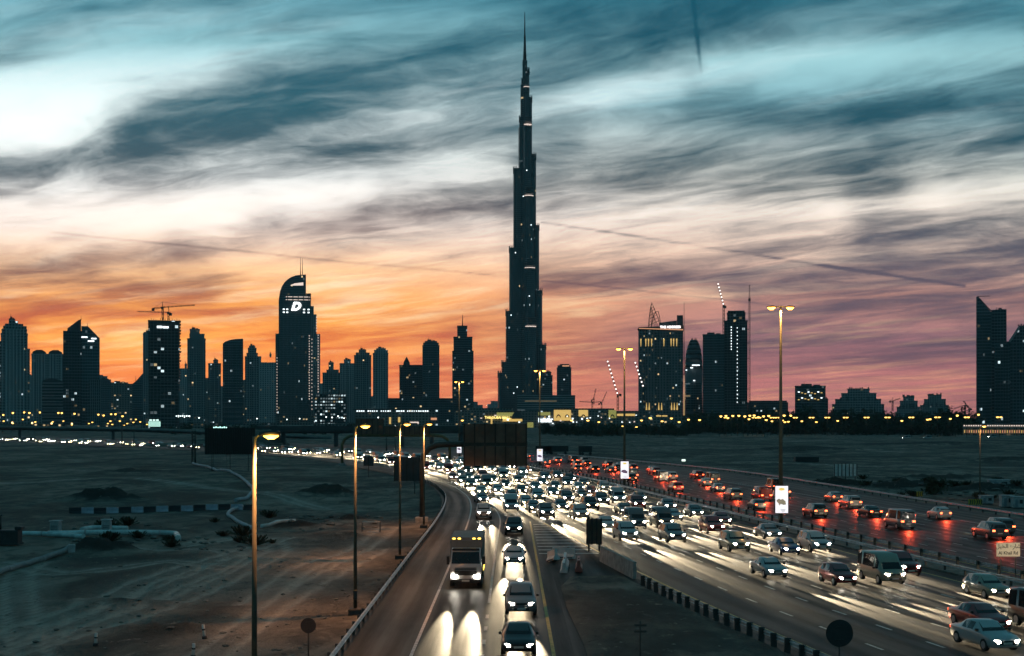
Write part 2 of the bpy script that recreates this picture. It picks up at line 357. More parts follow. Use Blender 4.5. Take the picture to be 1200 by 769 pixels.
# ------------------------------------------------------------------ ground: one sheet to the horizon, sand
TRACKS = [[(0, 752), (120, 722), (220, 690), (290, 662), (325, 640), (290, 626), (215, 634)], [(0, 733), (100, 703), (195, 668), (275, 645), (330, 628)],
          [(40, 769), (25, 715), (22, 672), (40, 655)], [(150, 640), (250, 641), (272, 652), (170, 692), (40, 738)], [(300, 700), (360, 660), (420, 640), (455, 615)],
          [(0, 655), (80, 668), (190, 655), (262, 660)], [(230, 769), (330, 700), (440, 640)], [(0, 566), (140, 560), (290, 574), (380, 590)], [(0, 545), (200, 552), (330, 548)],
          [(640, 520), (900, 527), (1200, 530)], [(760, 512), (1000, 518), (1200, 522)], [(860, 541), (1100, 546), (1200, 548)]]
TR = []
for tr in TRACKS:
    c = catmull([(*G(*p).xy,) for p in tr], 1.5); TR.append(c)
trk_cells = {}
for c in TR:
    for i, p in enumerate(c):
        tg = (c[min(i + 1, len(c) - 1)] - c[max(i - 1, 0)]).normalized()
        trk_cells.setdefault((int(p.x // 8), int(p.y // 8)), []).append((p.x, p.y, tg.x, tg.y))
MOUNDS = [(-39.5, 131, 4.2, 1.9, 1.5), (-31.5, 232, 5.2, 3.0, 2.0), (-64, 214, 6.5, 4.0, 2.2), (-104, 222, 9, 4, 1.6), (-26, 164, 3.5, 2, 1.0), (-20, 171, 3, 2, .9),
          (-18, 148, 3, 1.5, .5), (62, 262, 8, 4, 1.6), (72, 250, 9, 5, 1.8), (84, 240, 10, 5, 1.6), (95, 300, 14, 5, 1.2), (160, 420, 20, 8, 1.8), (120, 560, 26, 9, 2.2),
          (-150, 300, 14, 6, 1.8), (-90, 330, 10, 5, 1.2), (88, 206, 5, 3, 1.2), (-45, 108, 6, 1.6, .5), (-28, 96, 7, 1.5, .45), (-21, 84, 5, 1.2, .4), (210, 700, 40, 12, 2.5)]
def out_dist(x, y):                          # metres outside the paved corridor (negative on the road)
    l = LB.x_at(y) - x; r = x - RB.x_at(y)
    k = 1.0 if y < 230 else 0.85
    return max(l, r) * k
def ground_h(x, y):
    if y > 950: return -0.4 + mnoise.fractal(Vector((x / 300, y / 300, 0)), 1.0, 2.0, 3) * 0.3, 0.0, 0.0
    o = out_dist(x, y)
    if o < 0.6: return -0.12, 0.0, 0.0
    a = min(1.0, (o - 0.6) / 14.0)
    h = -0.12 - 0.18 * min(1, (o - .6) / 3) + a * (mnoise.fractal(Vector((x / 42, y / 55, 3)), 1.0, 2.0, 4) * 0.75)
    h += min(1, (o - .6) / 3) * mnoise.fractal(Vector((x / 6, y / 9, 8)), 1.0, 2.0, 4) * 0.14
    soil = 0.0
    for mx, my, rx, ry, hh in MOUNDS:
        d2 = ((x - mx) / rx) ** 2 + ((y - my) / ry) ** 2
        if d2 < 4: soil = max(soil, math.exp(-.9 * d2) * min(1, hh)); h += hh * math.exp(-1.6 * d2) * (0.85 + 0.5 * mnoise.noise(Vector((x / 1.3, y / 1.3, 1))))
    tr = 0.0; ci, cj = int(x // 8), int(y // 8)
    for i in (-1, 0, 1):
        for j in (-1, 0, 1):
            for (px_, py_, tx, ty) in trk_cells.get((ci + i, cj + j), ()):
                al = (x - px_) * tx + (y - py_) * ty
                if abs(al) < 1.2:
                    la = abs((x - px_) * ty - (y - py_) * tx)
                    tr = max(tr, math.exp(-((la - 0.95) / 0.42) ** 2), 0.4 * math.exp(-(la / 2.4) ** 2))
    return h - 0.14 * tr, tr, soil
xs = [-7000, -5000, -2800, -1600, -1000, -700, -500, -380, -300, -250, -210, -180, -155, -135, -120, -110, -104]
xs += [-100 + .5 * i for i in range(186)] + [-6, 0, 6] + [10 + 4 * i for i in range(11)] + [56 + .9 * i for i in range(60)] + [112, 118, 126, 136, 150, 170, 195, 225, 260, 300, 360, 440, 560, 720, 1000, 1600, 2800, 5000, 7000]
ys = [-300, -80, 0, 40] + [50 + .6 * i for i in range(360)] + [268 + 3 * i for i in range(60)] + [455 + 12 * i for i in range(42)] + [1000, 1100, 1300, 1600, 2000, 2600, 3500, 4500, 6000]
gm = MB(); gv = []; ga = []; gs = []
for y in ys:
    for x in xs:
        h, t_, s_ = ground_h(x, y); gs.append(s_); gv.append((x, y, h)); ga.append(t_)
nx = len(xs)
gm.add(gv, [(j * nx + i, j * nx + i + 1, (j + 1) * nx + i + 1, (j + 1) * nx + i) for j in range(len(ys) - 1) for i in range(nx - 1)], True)
def sand_mat():
    m_ = bpy.data.materials.new('sand'); m_.use_nodes = True; t = NT(m_.node_tree); b = t.n['Principled BSDF']
    co = t.new('ShaderNodeTexCoord').outputs['Object']
    at = t.new('ShaderNodeAttribute', attribute_name='track').outputs['Fac']
    big = t.noise(t.v('MULTIPLY', co, (1 / 26, 1 / 40, 1)), 1.0, 6, .6, .8)
    med = t.noise(t.v('MULTIPLY', co, (1 / 3.2, 1 / 6, 1)), 1.0, 6, .65, .5)
    fine = t.noise(t.v('MULTIPLY', co, (2.2, 1.2, 1)), 1.0, 5, .7)
    c = t.mix(t.smooth(big, .34, .66), (.085, .076, .066, 1), (.33, .285, .235, 1))
    c = t.mix(t.smooth(med, .40, .62, 0, .75), c, (.075, .067, .058, 1))
    c = t.mix(t.m('MULTIPLY', at, t.smooth(fine, .25, .6, .45, .95)), c, (.55, .5, .43, 1))
    c = t.mix(t.smooth(fine, .60, .78, 0, .5), c, (.08, .072, .062, 1))
    soil = t.new('ShaderNodeAttribute', attribute_name='soil').outputs['Fac']
    c = t.mix(t.smooth(t.m('ADD', soil, t.m('MULTIPLY', t.m('SUBTRACT', med, .5), .9)), .25, .6, 0, .9), c, (.045, .04, .036, 1))
    spk = t.noise(t.v('MULTIPLY', co, (.9, .55, 1)), 1.0, 9, .78, .4)
    c = t.mix(t.smooth(spk, .56, .66, 0, .7), c, (.05, .046, .04, 1)); c = t.mix(t.smooth(spk, .42, .34, 0, .55), c, (.46, .41, .34, 1))
    t.put(b.inputs['Base Color'], c); b.inputs['Roughness'].default_value = .95; b.inputs['Specular IOR Level'].default_value = .15
    h = t.m('ADD', t.m('MULTIPLY', med, .55), t.m('ADD', t.m('MULTIPLY', spk, .35), t.m('MULTIPLY', fine, .2)))
    bn = t.new('ShaderNodeBump'); bn.inputs['Strength'].default_value = 1.0; bn.inputs['Distance'].default_value = .9
    t.put(bn.inputs['Height'], h); t.l.new(bn.outputs[0], b.inputs['Normal']); return m_
SAND = sand_mat()
go = gm.build('ground', SAND); struct(go)
at_ = go.data.attributes.new('track', 'FLOAT', 'POINT'); at_.data.foreach_set('value', ga)
go.data.attributes.new('soil', 'FLOAT', 'POINT').data.foreach_set('value', gs)

# ------------------------------------------------------------------ asphalt
def asphalt(name, base=.030, lane=3.6, wear=.35, rough=.55):
    m_ = bpy.data.materials.new(name); m_.use_nodes = True; t = NT(m_.node_tree); b = t.n['Principled BSDF']
    co = t.new('ShaderNodeTexCoord').outputs['Object']
    lat = t.new('ShaderNodeAttribute', attribute_name='lat').outputs['Fac']; alo = t.new('ShaderNodeAttribute', attribute_name='along').outputs['Fac']
    st = t.noise(t.xyz(t.m('MULTIPLY', lat, 1.6), t.m('MULTIPLY', alo, .035), 0), 1.0, 5, .6)
    pat = t.noise(t.xyz(t.m('MULTIPLY', lat, .22), t.m('MULTIPLY', alo, .06), 4), 1.0, 5, .65)
    fine = t.noise(co, 9.0, 4, .7)
    wh = t.m('MULTIPLY', t.m('ADD', t.m('COSINE', t.m('MULTIPLY', lat, 4 * math.pi / lane)), 1.0), .5)
    f = t.m('ADD', t.m('MULTIPLY', t.m('SUBTRACT', st, .5), 1.3), t.m('ADD', t.m('MULTIPLY', t.m('SUBTRACT', pat, .5), 1.0), t.m('MULTIPLY', wh, wear)))
    f = t.m('ADD', f, t.m('MULTIPLY', t.m('SUBTRACT', fine, .5), .5))
    k = t.m('ADD', .45, f, clamp=True)
    t.put(b.inputs['Base Color'], t.mix(k, (base * .55, base * .53, base * .5, 1), (base * 1.7, base * 1.62, base * 1.5, 1)))
    t.put(b.inputs['Roughness'], t.m('SUBTRACT', rough + .1, t.m('MULTIPLY', k, .22)))
    b.inputs['Specular IOR Level'].default_value = .05
    bn = t.new('ShaderNodeBump'); bn.inputs['Strength'].default_value = .25; bn.inputs['Distance'].default_value = .01
    t.put(bn.inputs['Height'], fine); t.l.new(bn.outputs[0], b.inputs['Normal']); return m_
ASPH = asphalt('asphalt')
ASPH_R = asphalt('asphalt_worn', .021, 3.7, .5, .52)
def road_sheet(name, rows, lats, z, mat):    # rows: list of lists of (x, y) across the road
    n = len(lats); b = MB(); v = [(x, y, z) for r in rows for (x, y) in r]
    b.add(v, [(j * n + i, j * n + i + 1, (j + 1) * n + i + 1, (j + 1) * n + i) for j in range(len(rows) - 1) for i in range(n - 1)])
    o = struct(b.build(name, mat)); al = []; d = 0.0; prev = None
    for r in rows:
        if prev: d += math.hypot(r[0][0] - prev[0][0], r[0][1] - prev[0][1])
        prev = r; al += [d] * n
    o.data.attributes.new('lat', 'FLOAT', 'POINT').data.foreach_set('value', list(lats) * len(rows))
    o.data.attributes.new('along', 'FLOAT', 'POINT').data.foreach_set('value', al); return o
def lerp(a, b, t): return a + (b - a) * t
rows = []
for i in range(221):
    a = LB.at(LB.L * i / 220, -.5); b = RB.at(RB.L * i / 220, .8); rows.append([(lerp(a[0], b[0], k / 6), lerp(a[1], b[1], k / 6)) for k in range(7)])
road_sheet('highway_base', rows, [k * 12 for k in range(7)], .006, ASPH)
offs = [-25.4 + k * 1.27 for k in range(21)]
road_sheet('highway_near_carriageway', [[M.at(d, o)[:2] for o in offs] for d in [i * 5.0 for i in range(int(M.L / 5))]], offs, .018, ASPH)
rows = []
for i in range(201):
    d = M.L * i / 200; a = M.at(d, 4.0); b = RB.at(RB.y2d(a[1]) if False else min(RB.L - .1, RB.L * i / 200), 0.0)
    wid = math.hypot(b[0] - a[0], b[1] - a[1]); rows.append([(lerp(a[0], b[0], k / 8), lerp(a[1], b[1], k / 8)) for k in range(9)])
road_sheet('highway_far_carriageway', rows, [k * 3.6 for k in range(9)], .018, ASPH)
ys_r = [20 + 4 * i for i in range(55)]
road_sheet('exit_ramp_road', [[(LB.x_at(y) + k * (12.4 / 8), y) for k in range(9)] for y in ys_r], [-1.85 + k * 12.4 / 8 for k in range(9)], .012, ASPH_R)

# raised median of pale gravel with kerbs
KERB = pbr('kerb_concrete', (.32, .31, .29), .85, var=.25, bump=.3)
mb = MB(); mp = M.line(0, M.L - 1, 0, 5)
mb.sweep([(.25, 0), (.25, .14), (3.75, .14), (3.75, 0)], mp)
struct(mb.build('median_strip', pbr('median_gravel', (.2, .17, .14), .95, var=.4, scale=.8, bump=.6, bscale=6)))

# paint
PAINT_W = pbr('road_paint_white', (.55, .55, .53), .6, var=.35, scale=3); PAINT_Y = pbr('road_paint_yellow', (.52, .36, .08), .6, var=.35, scale=3)
wm, ym = MB(), MB(); ZP = .026
def painted(b, curve, d0, d1, off, wd=.16, dash=0, per=0):
    if dash:
        d = d0
        while d < d1:
            L_ = curve.line(d, min(d + dash, d1), off - wd / 2, 2.2); R_ = curve.line(d, min(d + dash, d1), off + wd / 2, 2.2); b.strip(L_, R_, ZP); d += per
    else: b.strip(curve.line(d0, d1, off - wd / 2), curve.line(d0, d1, off + wd / 2), ZP)
dn = M.y2d(40)
for o in (-6.3, -9.9, -13.5, -17.1, -20.7): painted(wm, M, dn, M.y2d(420), o, .17, 2.1, 6.3)
painted(ym, M, dn, M.y2d(600), -1.5, .16); painted(ym, M, dn, M.y2d(166), -24.3, .2); painted(wm, M, M.y2d(182), M.y2d(420), -24.3, .17, 2.1, 6.3)
painted(ym, M, dn, M.y2d(600), 5.3, .16)
for o in (9.0, 12.6, 16.2, 19.8, 23.4): painted(wm, M, dn, M.y2d(420), o, .17, 2.1, 6.3)
painted(wm, M, dn, M.y2d(400), 27.2, .18)
painted(wm, LB, LB.y2d(36), LB.y2d(300), 3.8, .18)
def polyp(b, pts, wd):
    c = catmull(pts, 3.0); l, r = [], []
    for i, p in enumerate(c):
        tg = (c[min(i + 1, len(c) - 1)] - c[max(i - 1, 0)]).normalized(); l.append((p.x - tg.y * wd / 2, p.y + tg.x * wd / 2)); r.append((p.x + tg.y * wd / 2, p.y - tg.x * wd / 2))
    b.strip(l, r, ZP)
polyp(wm, [(-1.56, 92.3), (-1.52, 140), (-1.45, 168), (-2.2, 187), (-3.7, 209), (-6.5, 233)], .17)
y = 41.0
while y < 90: polyp(wm, [(-1.56, y), (-1.56, y + .8), (-1.56, y + 1.6)], .2); y += 4.9
polyp(ym, [(2.2, 36), (2.2, 100), (2.2, 166)], .2)
def main_edge(y): x, yy, tx, ty = M.at(M.y2d(y), -24.3); return x, yy
for i in range(11):                          # the hatching of the gore
    y0 = 126 + i * 3.5
    e0 = LBx = None
    dd = M.y2d(y0) ; best = min((abs(M.at(M.y2d(y0 - 8 + k * .5), -24.3)[1] - y0), M.at(M.y2d(y0 - 8 + k * .5), -24.3)[0]) for k in range(33))
    x1 = best[1] - .3
    if x1 > 2.8: wm.add([(2.5, y0, ZP), (x1, y0 + .2, ZP), (x1, y0 + .85, ZP), (2.5, y0 + .65, ZP)], [(0, 1, 2, 3)])
struct(wm.build('road_marking_white', PAINT_W)); struct(ym.build('road_marking_yellow', PAINT_Y))

# sandy triangle between the ramp and the highway
tri = MB(); tv = []; NYT, NXT = 60, 26
for j in range(NYT + 1):
    y = 30 + (107.5 - 30) * j / NYT
    l = 3.95 if y < 75 else lerp(3.95, 3.6, min(1, (y - 75) / 15))
    d = M.y2d(y); r = M.at(d, -26.2); rx = r[0] + (r[1] - y) * (r[2] / max(.1, r[3])) * -1
    rx = r[0] - (r[1] - y) * r[2] / r[3]
    if y > 101: l = lerp(3.6, 4.6, (y - 101) / 6.5)
    for i in range(NXT + 1):
        f = i / NXT; e = min(1, min(f, 1 - f) * 6); x = lerp(l, rx, f)
        tv.append((x, y, .04 + e * (.12 + .16 * mnoise.fractal(Vector((x / 3, y / 5, 2)), 1, 2, 4))))
tri.add(tv, [(j * (NXT + 1) + i, j * (NXT + 1) + i + 1, (j + 1) * (NXT + 1) + i + 1, (j + 1) * (NXT + 1) + i) for j in range(NYT) for i in range(NXT)], True)
struct(tri.build('sand_verge', SAND))
# ------------------------------------------------------------------ guardrails, lamps, signs
STEEL = pbr('galvanised_steel', (.45, .45, .46), .42, .75, var=.25, scale=2)
STEEL_D = pbr('weathered_post', (.06, .058, .055), .7, .1, var=.3)
POLE = pbr('painted_pole', (.13, .125, .09), .5, .2, var=.2); POLE_D = pbr('dark_pole', (.075, .07, .06), .5, .2, var=.2)
CONC = pbr('concrete', (.33, .32, .30), .9, var=.3, bump=.4)
SIGN_BACK = pbr('sign_back_brown', (.16, .105, .075), .6, .2, var=.25, scale=.6); RIB = pbr('sign_rib', (.05, .035, .03), .6, .2)
SODIUM = glow('sodium_lens', (1.0, .42, .05), 10); SODIUM_FAR = glow('sodium_lens_distant', (1.0, .55, .11), 4.5); WHITE_FAR = glow('white_lens', (.9, 1.0, .95), 5)
WBEAM = [(-.02, .42), (.05, .47), (-.01, .53), (-.01, .60), (.05, .66), (-.02, .72), (-.05, .72), (.02, .66), (-.04, .60), (-.04, .53), (.02, .47), (-.05, .42)]
def mirror(p): return [(-a, u) for a, u in reversed(p)]
def guardrail(label, curve, d0, d1, off, side, spacing, lab2=None, rail=STEEL, post_w=.16, z=0.0, group=None):
    t = thing('guardrail', label, 'guardrail', (0, 0, 0), group=group)
    b = MB(); prof = WBEAM if side > 0 else mirror(WBEAM)
    b.sweep(prof, curve.line(d0, d1, off, 3, z)); b.build('rail_beam', rail, t)
    pm = MB(); pm.box(-post_w / 2, post_w / 2, -.07, .07, -.3, .78, bev=.015); pme = pm.mesh('post', STEEL_D)
    d, n = d0 + 1, 0; rest = MB()
    while d < d1:
        x, y, tx, ty = curve.at(d, off - side * .14); a = math.atan2(-tx, ty)
        if n < 98: inst('post', pme, t, (x, y, z + random.uniform(-.03, .02)), a + random.uniform(-.08, .08)).rotation_euler.y = random.uniform(-.05, .05)
        else: rest.box(-post_w / 2, post_w / 2, -.07, .07, -.3, .78, Matrix.Translation((x, y, z)) @ Matrix.Rotation(a, 4, 'Z'))
        d += spacing * (1 if n < 98 else 1.6); n += 1
    if rest.v:
        r = rest.build('post', STEEL_D, t); r['kind'] = 'stuff'
    return t
guardrail('pale steel guardrail along the left edge of the exit ramp, beside the lamp posts', LB, LB.y2d(44), LB.y2d(300), .1, 1, 2.6)
guardrail('guardrail along the near kerb of the median, facing the white headlight stream', M, M.y2d(52), M.y2d(430), .45, -1, 3.6, z=.1)
guardrail('guardrail along the far kerb of the median, facing the red tail light stream', M, M.y2d(52), M.y2d(430), 3.55, 1, 3.6, z=.1, post_w=.22)
guardrail('guardrail along the outer edge of the far carriageway, against the right hand desert', RB, RB.y2d(110), RB.y2d(470), .4, -1, 4.0)
guardrail('short guardrail with thick dark posts beside the sandy verge of the exit gore', M, M.y2d(50), M.y2d(106), -25.9, 1, 1.9, post_w=.34, rail=pbr('pale_rail', (.55, .55, .55), .5, .3))

# --- lamps along the ramp: short bracket and one sodium head
def ramp_lamp(x, y, label, hh=12.2, power=4000):
    t = thing('street_lamp', label, 'street lamp', (x, y, -.25), group='lamps beside the exit ramp')
    b = MB(); b.cyl(0, 0, .5, hh, .125, .07, 12); b.build('pole', POLE, t)
    b = MB(); b.box(-.42, .42, -.42, .42, 0, .5, bev=.06); b.build('footing', STEEL_D, t)
    b = MB(); b.box(-.12, .12, -.17, -.13, 1.1, 1.7, bev=.02); b.build('access_door', POLE_D, t)
    b = MB(); b.tube([(0, 0, hh - .15), (.15, 0, hh + .05), (.35, 0, hh + .1)], .05, 8); b.build('bracket', POLE, t)
    b = MB(); b.loft([[(xx, -wd, zz - .06), (xx, wd, zz - .06), (xx, wd * .7, zz + hg), (xx, -wd * .7, zz + hg)] for xx, wd, zz, hg in ((.2, .09, hh + .08, .06), (.45, .17, hh + .1, .12), (.85, .16, hh + .13, .1), (1.0, .08, hh + .14, .05))])
    hd = b.build('lamp_head', POLE_D, t)
    b = MB(); b.loft([[(xx, -wd, hh + .05), (xx, wd, hh + .05), (xx, wd * .6, hh + .05 - dp), (xx, -wd * .6, hh + .05 - dp)] for xx, wd, dp in ((.36, .08, .05), (.55, .14, .16), (.75, .14, .16), (.93, .07, .05))])
    b.build('lens', SODIUM, hd)
    l = bpy.data.lights.new('sodium_light', 'SPOT'); l.energy = power; l.color = (1, .40, .14); l.spot_size = R(156); l.spot_blend = .8; l.shadow_soft_size = .15
    lo = bpy.data.objects.new('sodium_light', l); COL.objects.link(lo); lo.parent = hd; lo.location = (.65, 0, hh - .18)
    l = bpy.data.lights.new('sodium_spill', 'POINT'); l.energy = 45; l.color = (1, .6, .1); l.shadow_soft_size = .05
    lo = bpy.data.objects.new('sodium_spill', l); COL.objects.link(lo); lo.parent = hd; lo.location = (.62, -.35, hh - .35)
    return t
ramp_lamp(-10.0, 53, 'tall single street lamp nearest the camera, rising from below the left foreground', 12.0)
ramp_lamp(-10.1, 88, 'single street lamp on a dark footing, second along the ramp guardrail')
ramp_lamp(-10.1, 123, 'single street lamp third along the ramp guardrail, just before the big gantry post')
ramp_lamp(-10.2, 158, 'single street lamp beside the post of the big cantilever gantry', 12.1)
t = ramp_lamp(73, 213, 'lone single street lamp at the far right, beyond the outer guardrail', 11.6, 500); t['group'] = 'lamps beyond the far carriageway'

# --- median masts: two sodium heads and a lit advert box
AD = glow('advert_panel', (.95, .93, 1.0), 1.1); AD_Y = glow('advert_yellow', (.9, .62, .08), .9); AD_P = glow('advert_purple', (.2, .12, .24), .5, (.1, .05, .1, 1)); AD_O = glow('advert_olive', (.25, .18, .08), .5)
def mast(x, y, label, hh=25.2, box=True, motif='car', real=True):
    t = thing('mast_lamp', label, 'street lamp', (x, y, .14), group='tall double lamps in the median')
    b = MB(); b.cyl(0, 0, 0, hh, .27, .12, 12); b.build('pole', POLE, t)
    b = MB(); b.cyl(0, 0, 0, .25, .55, .45, 12); b.build('base_plate', STEEL_D, t)
    b = MB(); b.tube([(-.9, 0, hh - .05), (0, 0, hh + .1), (.9, 0, hh - .05)], .07, 8); b.build('cross_arm', POLE, t)
    for s in (-1, 1):
        b = MB(); b.loft([[(s * xx, -wd, hh), (s * xx, wd, hh), (s * xx, wd * .7, hh + hg), (s * xx, -wd * .7, hh + hg)] for xx, wd, hg in ((.55, .14, .1), (.9, .3, .2), (1.35, .26, .16), (1.6, .12, .08))])
        hd = b.build('lamp_head', POLE_D, t)
        b = MB(); b.loft([[(s * xx, -wd, hh - .01), (s * xx, wd, hh - .01), (s * xx, wd * .6, hh - dp), (s * xx, -wd * .6, hh - dp)] for xx, wd, dp in ((.65, .14, .08), (.9, .26, .3), (1.25, .24, .3), (1.5, .1, .08))])
        b.build('lens', SODIUM, hd)
    if real:
        l = bpy.data.lights.new('mast_light', 'SPOT'); l.energy = 1500; l.color = (1, .5, .15); l.spot_size = R(150); l.spot_blend = .5; l.shadow_soft_size = .3
        lo = bpy.data.objects.new('mast_light', l); COL.objects.link(lo); lo.parent = t; lo.location = (0, -.2, hh - .4)
        l = bpy.data.lights.new('mast_spill', 'POINT'); l.energy = 260; l.color = (1, .5, .12); l.shadow_soft_size = .1
        lo = bpy.data.objects.new('mast_spill', l); COL.objects.link(lo); lo.parent = t; lo.location = (0, -1.0, hh - .6)
    if box:
        a = thing('advert_lightbox', box, 'advert lightbox', (x, y - .42, .14), group='lit advert boxes on the median masts')
        b = MB(); b.box(-.8, .8, -.16, .16, 1.5, 4.75, bev=.04); b.build('case', POLE_D, a)
        b = MB(); b.box(-.72, .72, -.185, -.163, 1.58, 4.67); b.build('face', AD, a)
        b = MB(); b.plan([(-.3, 0), (.3, 0), (.25, .02), (-.25, .02)], 4.1, 4.5); 
        b = MB(); b.prism([(-.32, 4.22), (-.1, 4.12), (.34, 4.2), (.3, 4.42), (-.05, 4.48), (-.34, 4.4)], -.205, -.188); b.build('yellow_emblem', AD_Y, a)
        if motif == 'car':
            b = MB(); b.prism([(-.6, 2.75), (-.1, 2.55), (.45, 2.48), (.52, 2.8), (.3, 3.05), (-.1, 3.18), (-.45, 3.12), (-.64, 2.95)], -.205, -.188); b.build('vehicle_picture', AD_P, a)
        else:
            b = MB(); b.prism([(-.55, 2.85), (-.35, 2.65), (-.3, 2.4), (-.1, 2.62), (.2, 2.5), (.5, 2.55), (.42, 2.95), (.1, 3.2), (-.15, 3.1), (-.3, 3.25), (-.62, 3.05)], -.205, -.188); b.build('animal_picture', AD_O, a)
        b = MB()
        for k in range(3): b.box(-.2 + .1 * k, .45 - .06 * k, -.2, -.188, 1.98 - .13 * k, 2.03 - .13 * k)
        b.build('caption_lines', pbr('advert_grey', (.4, .45, .5)), a)
    return t
mast(30.9, 157, 'tallest double headed mast lamp, standing in the median nearest the camera', box='white lit advert box with an olive lizard picture on the nearest mast', motif='lizard')
mast(20.5, 249, 'double headed mast lamp second along the median, left of the hotel tower', box='white lit advert box with a purple car picture on the second mast')
mast(7.2, 354, 'double headed mast lamp third along the median, in front of the tallest tower', 25.0, box='small white lit advert box on the third mast, right of the brown gantry sign')
mast(-17.0, 440, 'smallest double headed mast lamp, left of the tallest tower', 24.5, box='smallest white lit advert box, at the left edge of the brown gantry sign')

# --- big cantilever gantry over the ramp, seen from behind
def sign_panel(parent, x0, x1, z0, z1, y, ribs, th=.18, mat=SIGN_BACK):
    b = MB(); b.box(x0, x1, y, y + th, z0, z1, bev=.03); p = b.build('sign_panel', mat, parent)
    b = MB()
    for i in range(ribs + 1):
        xx = lerp(x0 + .1, x1 - .1, i / ribs); b.box(xx - .07, xx + .07, y - .14, y - .002, z0 - .05, z1 + .05)
    b.build('stiffener_ribs', RIB, p); return p
GM = pbr('gantry_steel', (.07, .065, .055), .5, .4)
t = thing('gantry_sign', 'big cantilever gantry carrying a brown two row sign seen from behind', 'gantry sign', (-11.1, 168, 0))
b = MB(); b.tube([(0, 0, 0), (0, 0, 6.8), (.25, 0, 8.0), (.9, 0, 8.9), (1.9, 0, 9.3), (3.2, 0, 9.4), (13.0, 0, 9.4)], .36, 12); b.build('mast_arm', GM, t)
b = MB(); b.box(-.8, .8, -.8, .8, -.3, .45, bev=.08); b.build('footing', CONC, t)
sign_panel(t, 5.15, 12.95, 6.75, 9.15, -.75, 6); sign_panel(t, 5.15, 12.95, 9.6, 11.9, -.75, 6)
b = MB(); b.box(5.1, 13.0, -.62, -.45, 9.15, 9.62); b.build('walkway_beam', GM, t)
# --- second gantry across the highway
Y2 = 374
t = thing('gantry_sign', 'distant portal gantry with rounded corners over the highway, brown sign backs', 'gantry sign', (0, Y2, 0))
xl, xr = ax(401, Y2), ax(527, Y2)
b = MB(); b.tube([(xl, 0, 0), (xl, 0, 5.6), (xl + .6, 0, 7.0), (xl + 2, 0, 7.9), (xl + 4, 0, 8.15), (xr - 4, 0, 8.15), (xr - 2, 0, 7.9), (xr - .6, 0, 7.0), (xr, 0, 5.6), (xr, 0, 0)], .45, 10); b.build('portal_frame', pbr('gantry_olive', (.15, .14, .07), .5, .3), t)
sign_panel(t, ax(417, Y2), ax(450, Y2), 8.4, 12.7, -.8, 5); sign_panel(t, ax(451, Y2), ax(504, Y2), 8.4, 10.6, -.8, 9)
for xx in (xl, xr):
    b = MB(); b.box(xx - .9, xx + .9, -.9, .9, -.3, .5, bev=.08); b.build('footing', CONC, t)
# --- road sign backs
def post_sign(label, x, y, w_, z0, z1, posts, mat=SIGN_BACK, ribs=3, name='road_sign', rz=0, zb=-.3):
    t = thing(name, label, 'road sign', (x, y, 0), rz)
    sign_panel(t, -w_ / 2, w_ / 2, z0, z1, 0, ribs, .06, mat)
    for px_ in posts:
        b = MB(); b.cyl(px_, .16, zb, z1 - .1, .08, .08, 8); b.build('post', STEEL_D, t)
    return t
post_sign('large dark sign back on two posts left of the gantry post', -18.0, 234, 4.5, 1.9, 6.0, (-1.3, 1.3), pbr('sign_back_dark', (.06, .055, .055), .6), 4)
post_sign('small dark sign back beside the far left verge of the highway', -31.5, 300, 2.2, 2.2, 4.4, (0,), pbr('sign_back_plum', (.10, .07, .07), .6), 2)
post_sign('narrow brown sign back standing in the gore beside the crash cushions', 7.7, 128, 1.5, .75, 3.1, (-.5, .5), ribs=3)
post_sign('pale gridded notice board on posts in the right hand desert', 64.0, 262, 4.5, 1.6, 3.9, (-1.9, 0, 1.9), pbr('board_pale', (.8, .8, .78), .8), 6)
post_sign('wide dark hoarding with vertical ribs above the left desert', ax(269.5, 330), 330, 12.2, 4.0, 10.4, (-4.4, 0, 4.4), pbr('hoarding_dark', (.03, .028, .026), .7), 22, 'billboard')
def disc_sign(label, x, y, r, zc):
    t = thing('round_sign', label, 'road sign', (x, y, 0))
    b = MB(); n = 28; b.prism([(r * math.cos(2 * math.pi * i / n), zc + r * math.sin(2 * math.pi * i / n)) for i in range(n)], 0, .03); p = b.build('disc', pbr('disc_back', (.06, .055, .055), .55, .3), t)
    b = MB(); b.box(-.3 * r, .3 * r, -.04, -.002, zc - .5 * r, zc - .42 * r); b.box(-.3 * r, .3 * r, -.04, -.002, zc + .42 * r, zc + .5 * r); b.build('clamp', STEEL_D, p)
    b = MB(); b.cyl(0, .075, -.3, zc + .3 * r, .04, .04, 8); b.build('post', STEEL_D, t)
disc_sign('round sign seen from behind on the sand left of the ramp guardrail', -10.0, 67, .38, 2.3)
disc_sign('larger round sign seen from behind at the bottom right, before the highway lanes', 15.5, 64.6, .65, 2.3)
t = thing('marker_post', 'small dark post with two crossbars on the sandy verge', 'marker post', (6.2, 66, .05))
b = MB(); b.cyl(0, 0, -.2, 2.62, .045, .04, 8); b.build('post', STEEL_D, t)
for zz in (2.42, 2.12):
    b = MB(); b.box(-.3, .3, -.06, -.046, zz - .05, zz + .05, bev=.004); b.build('crossbar', STEEL_D, t)
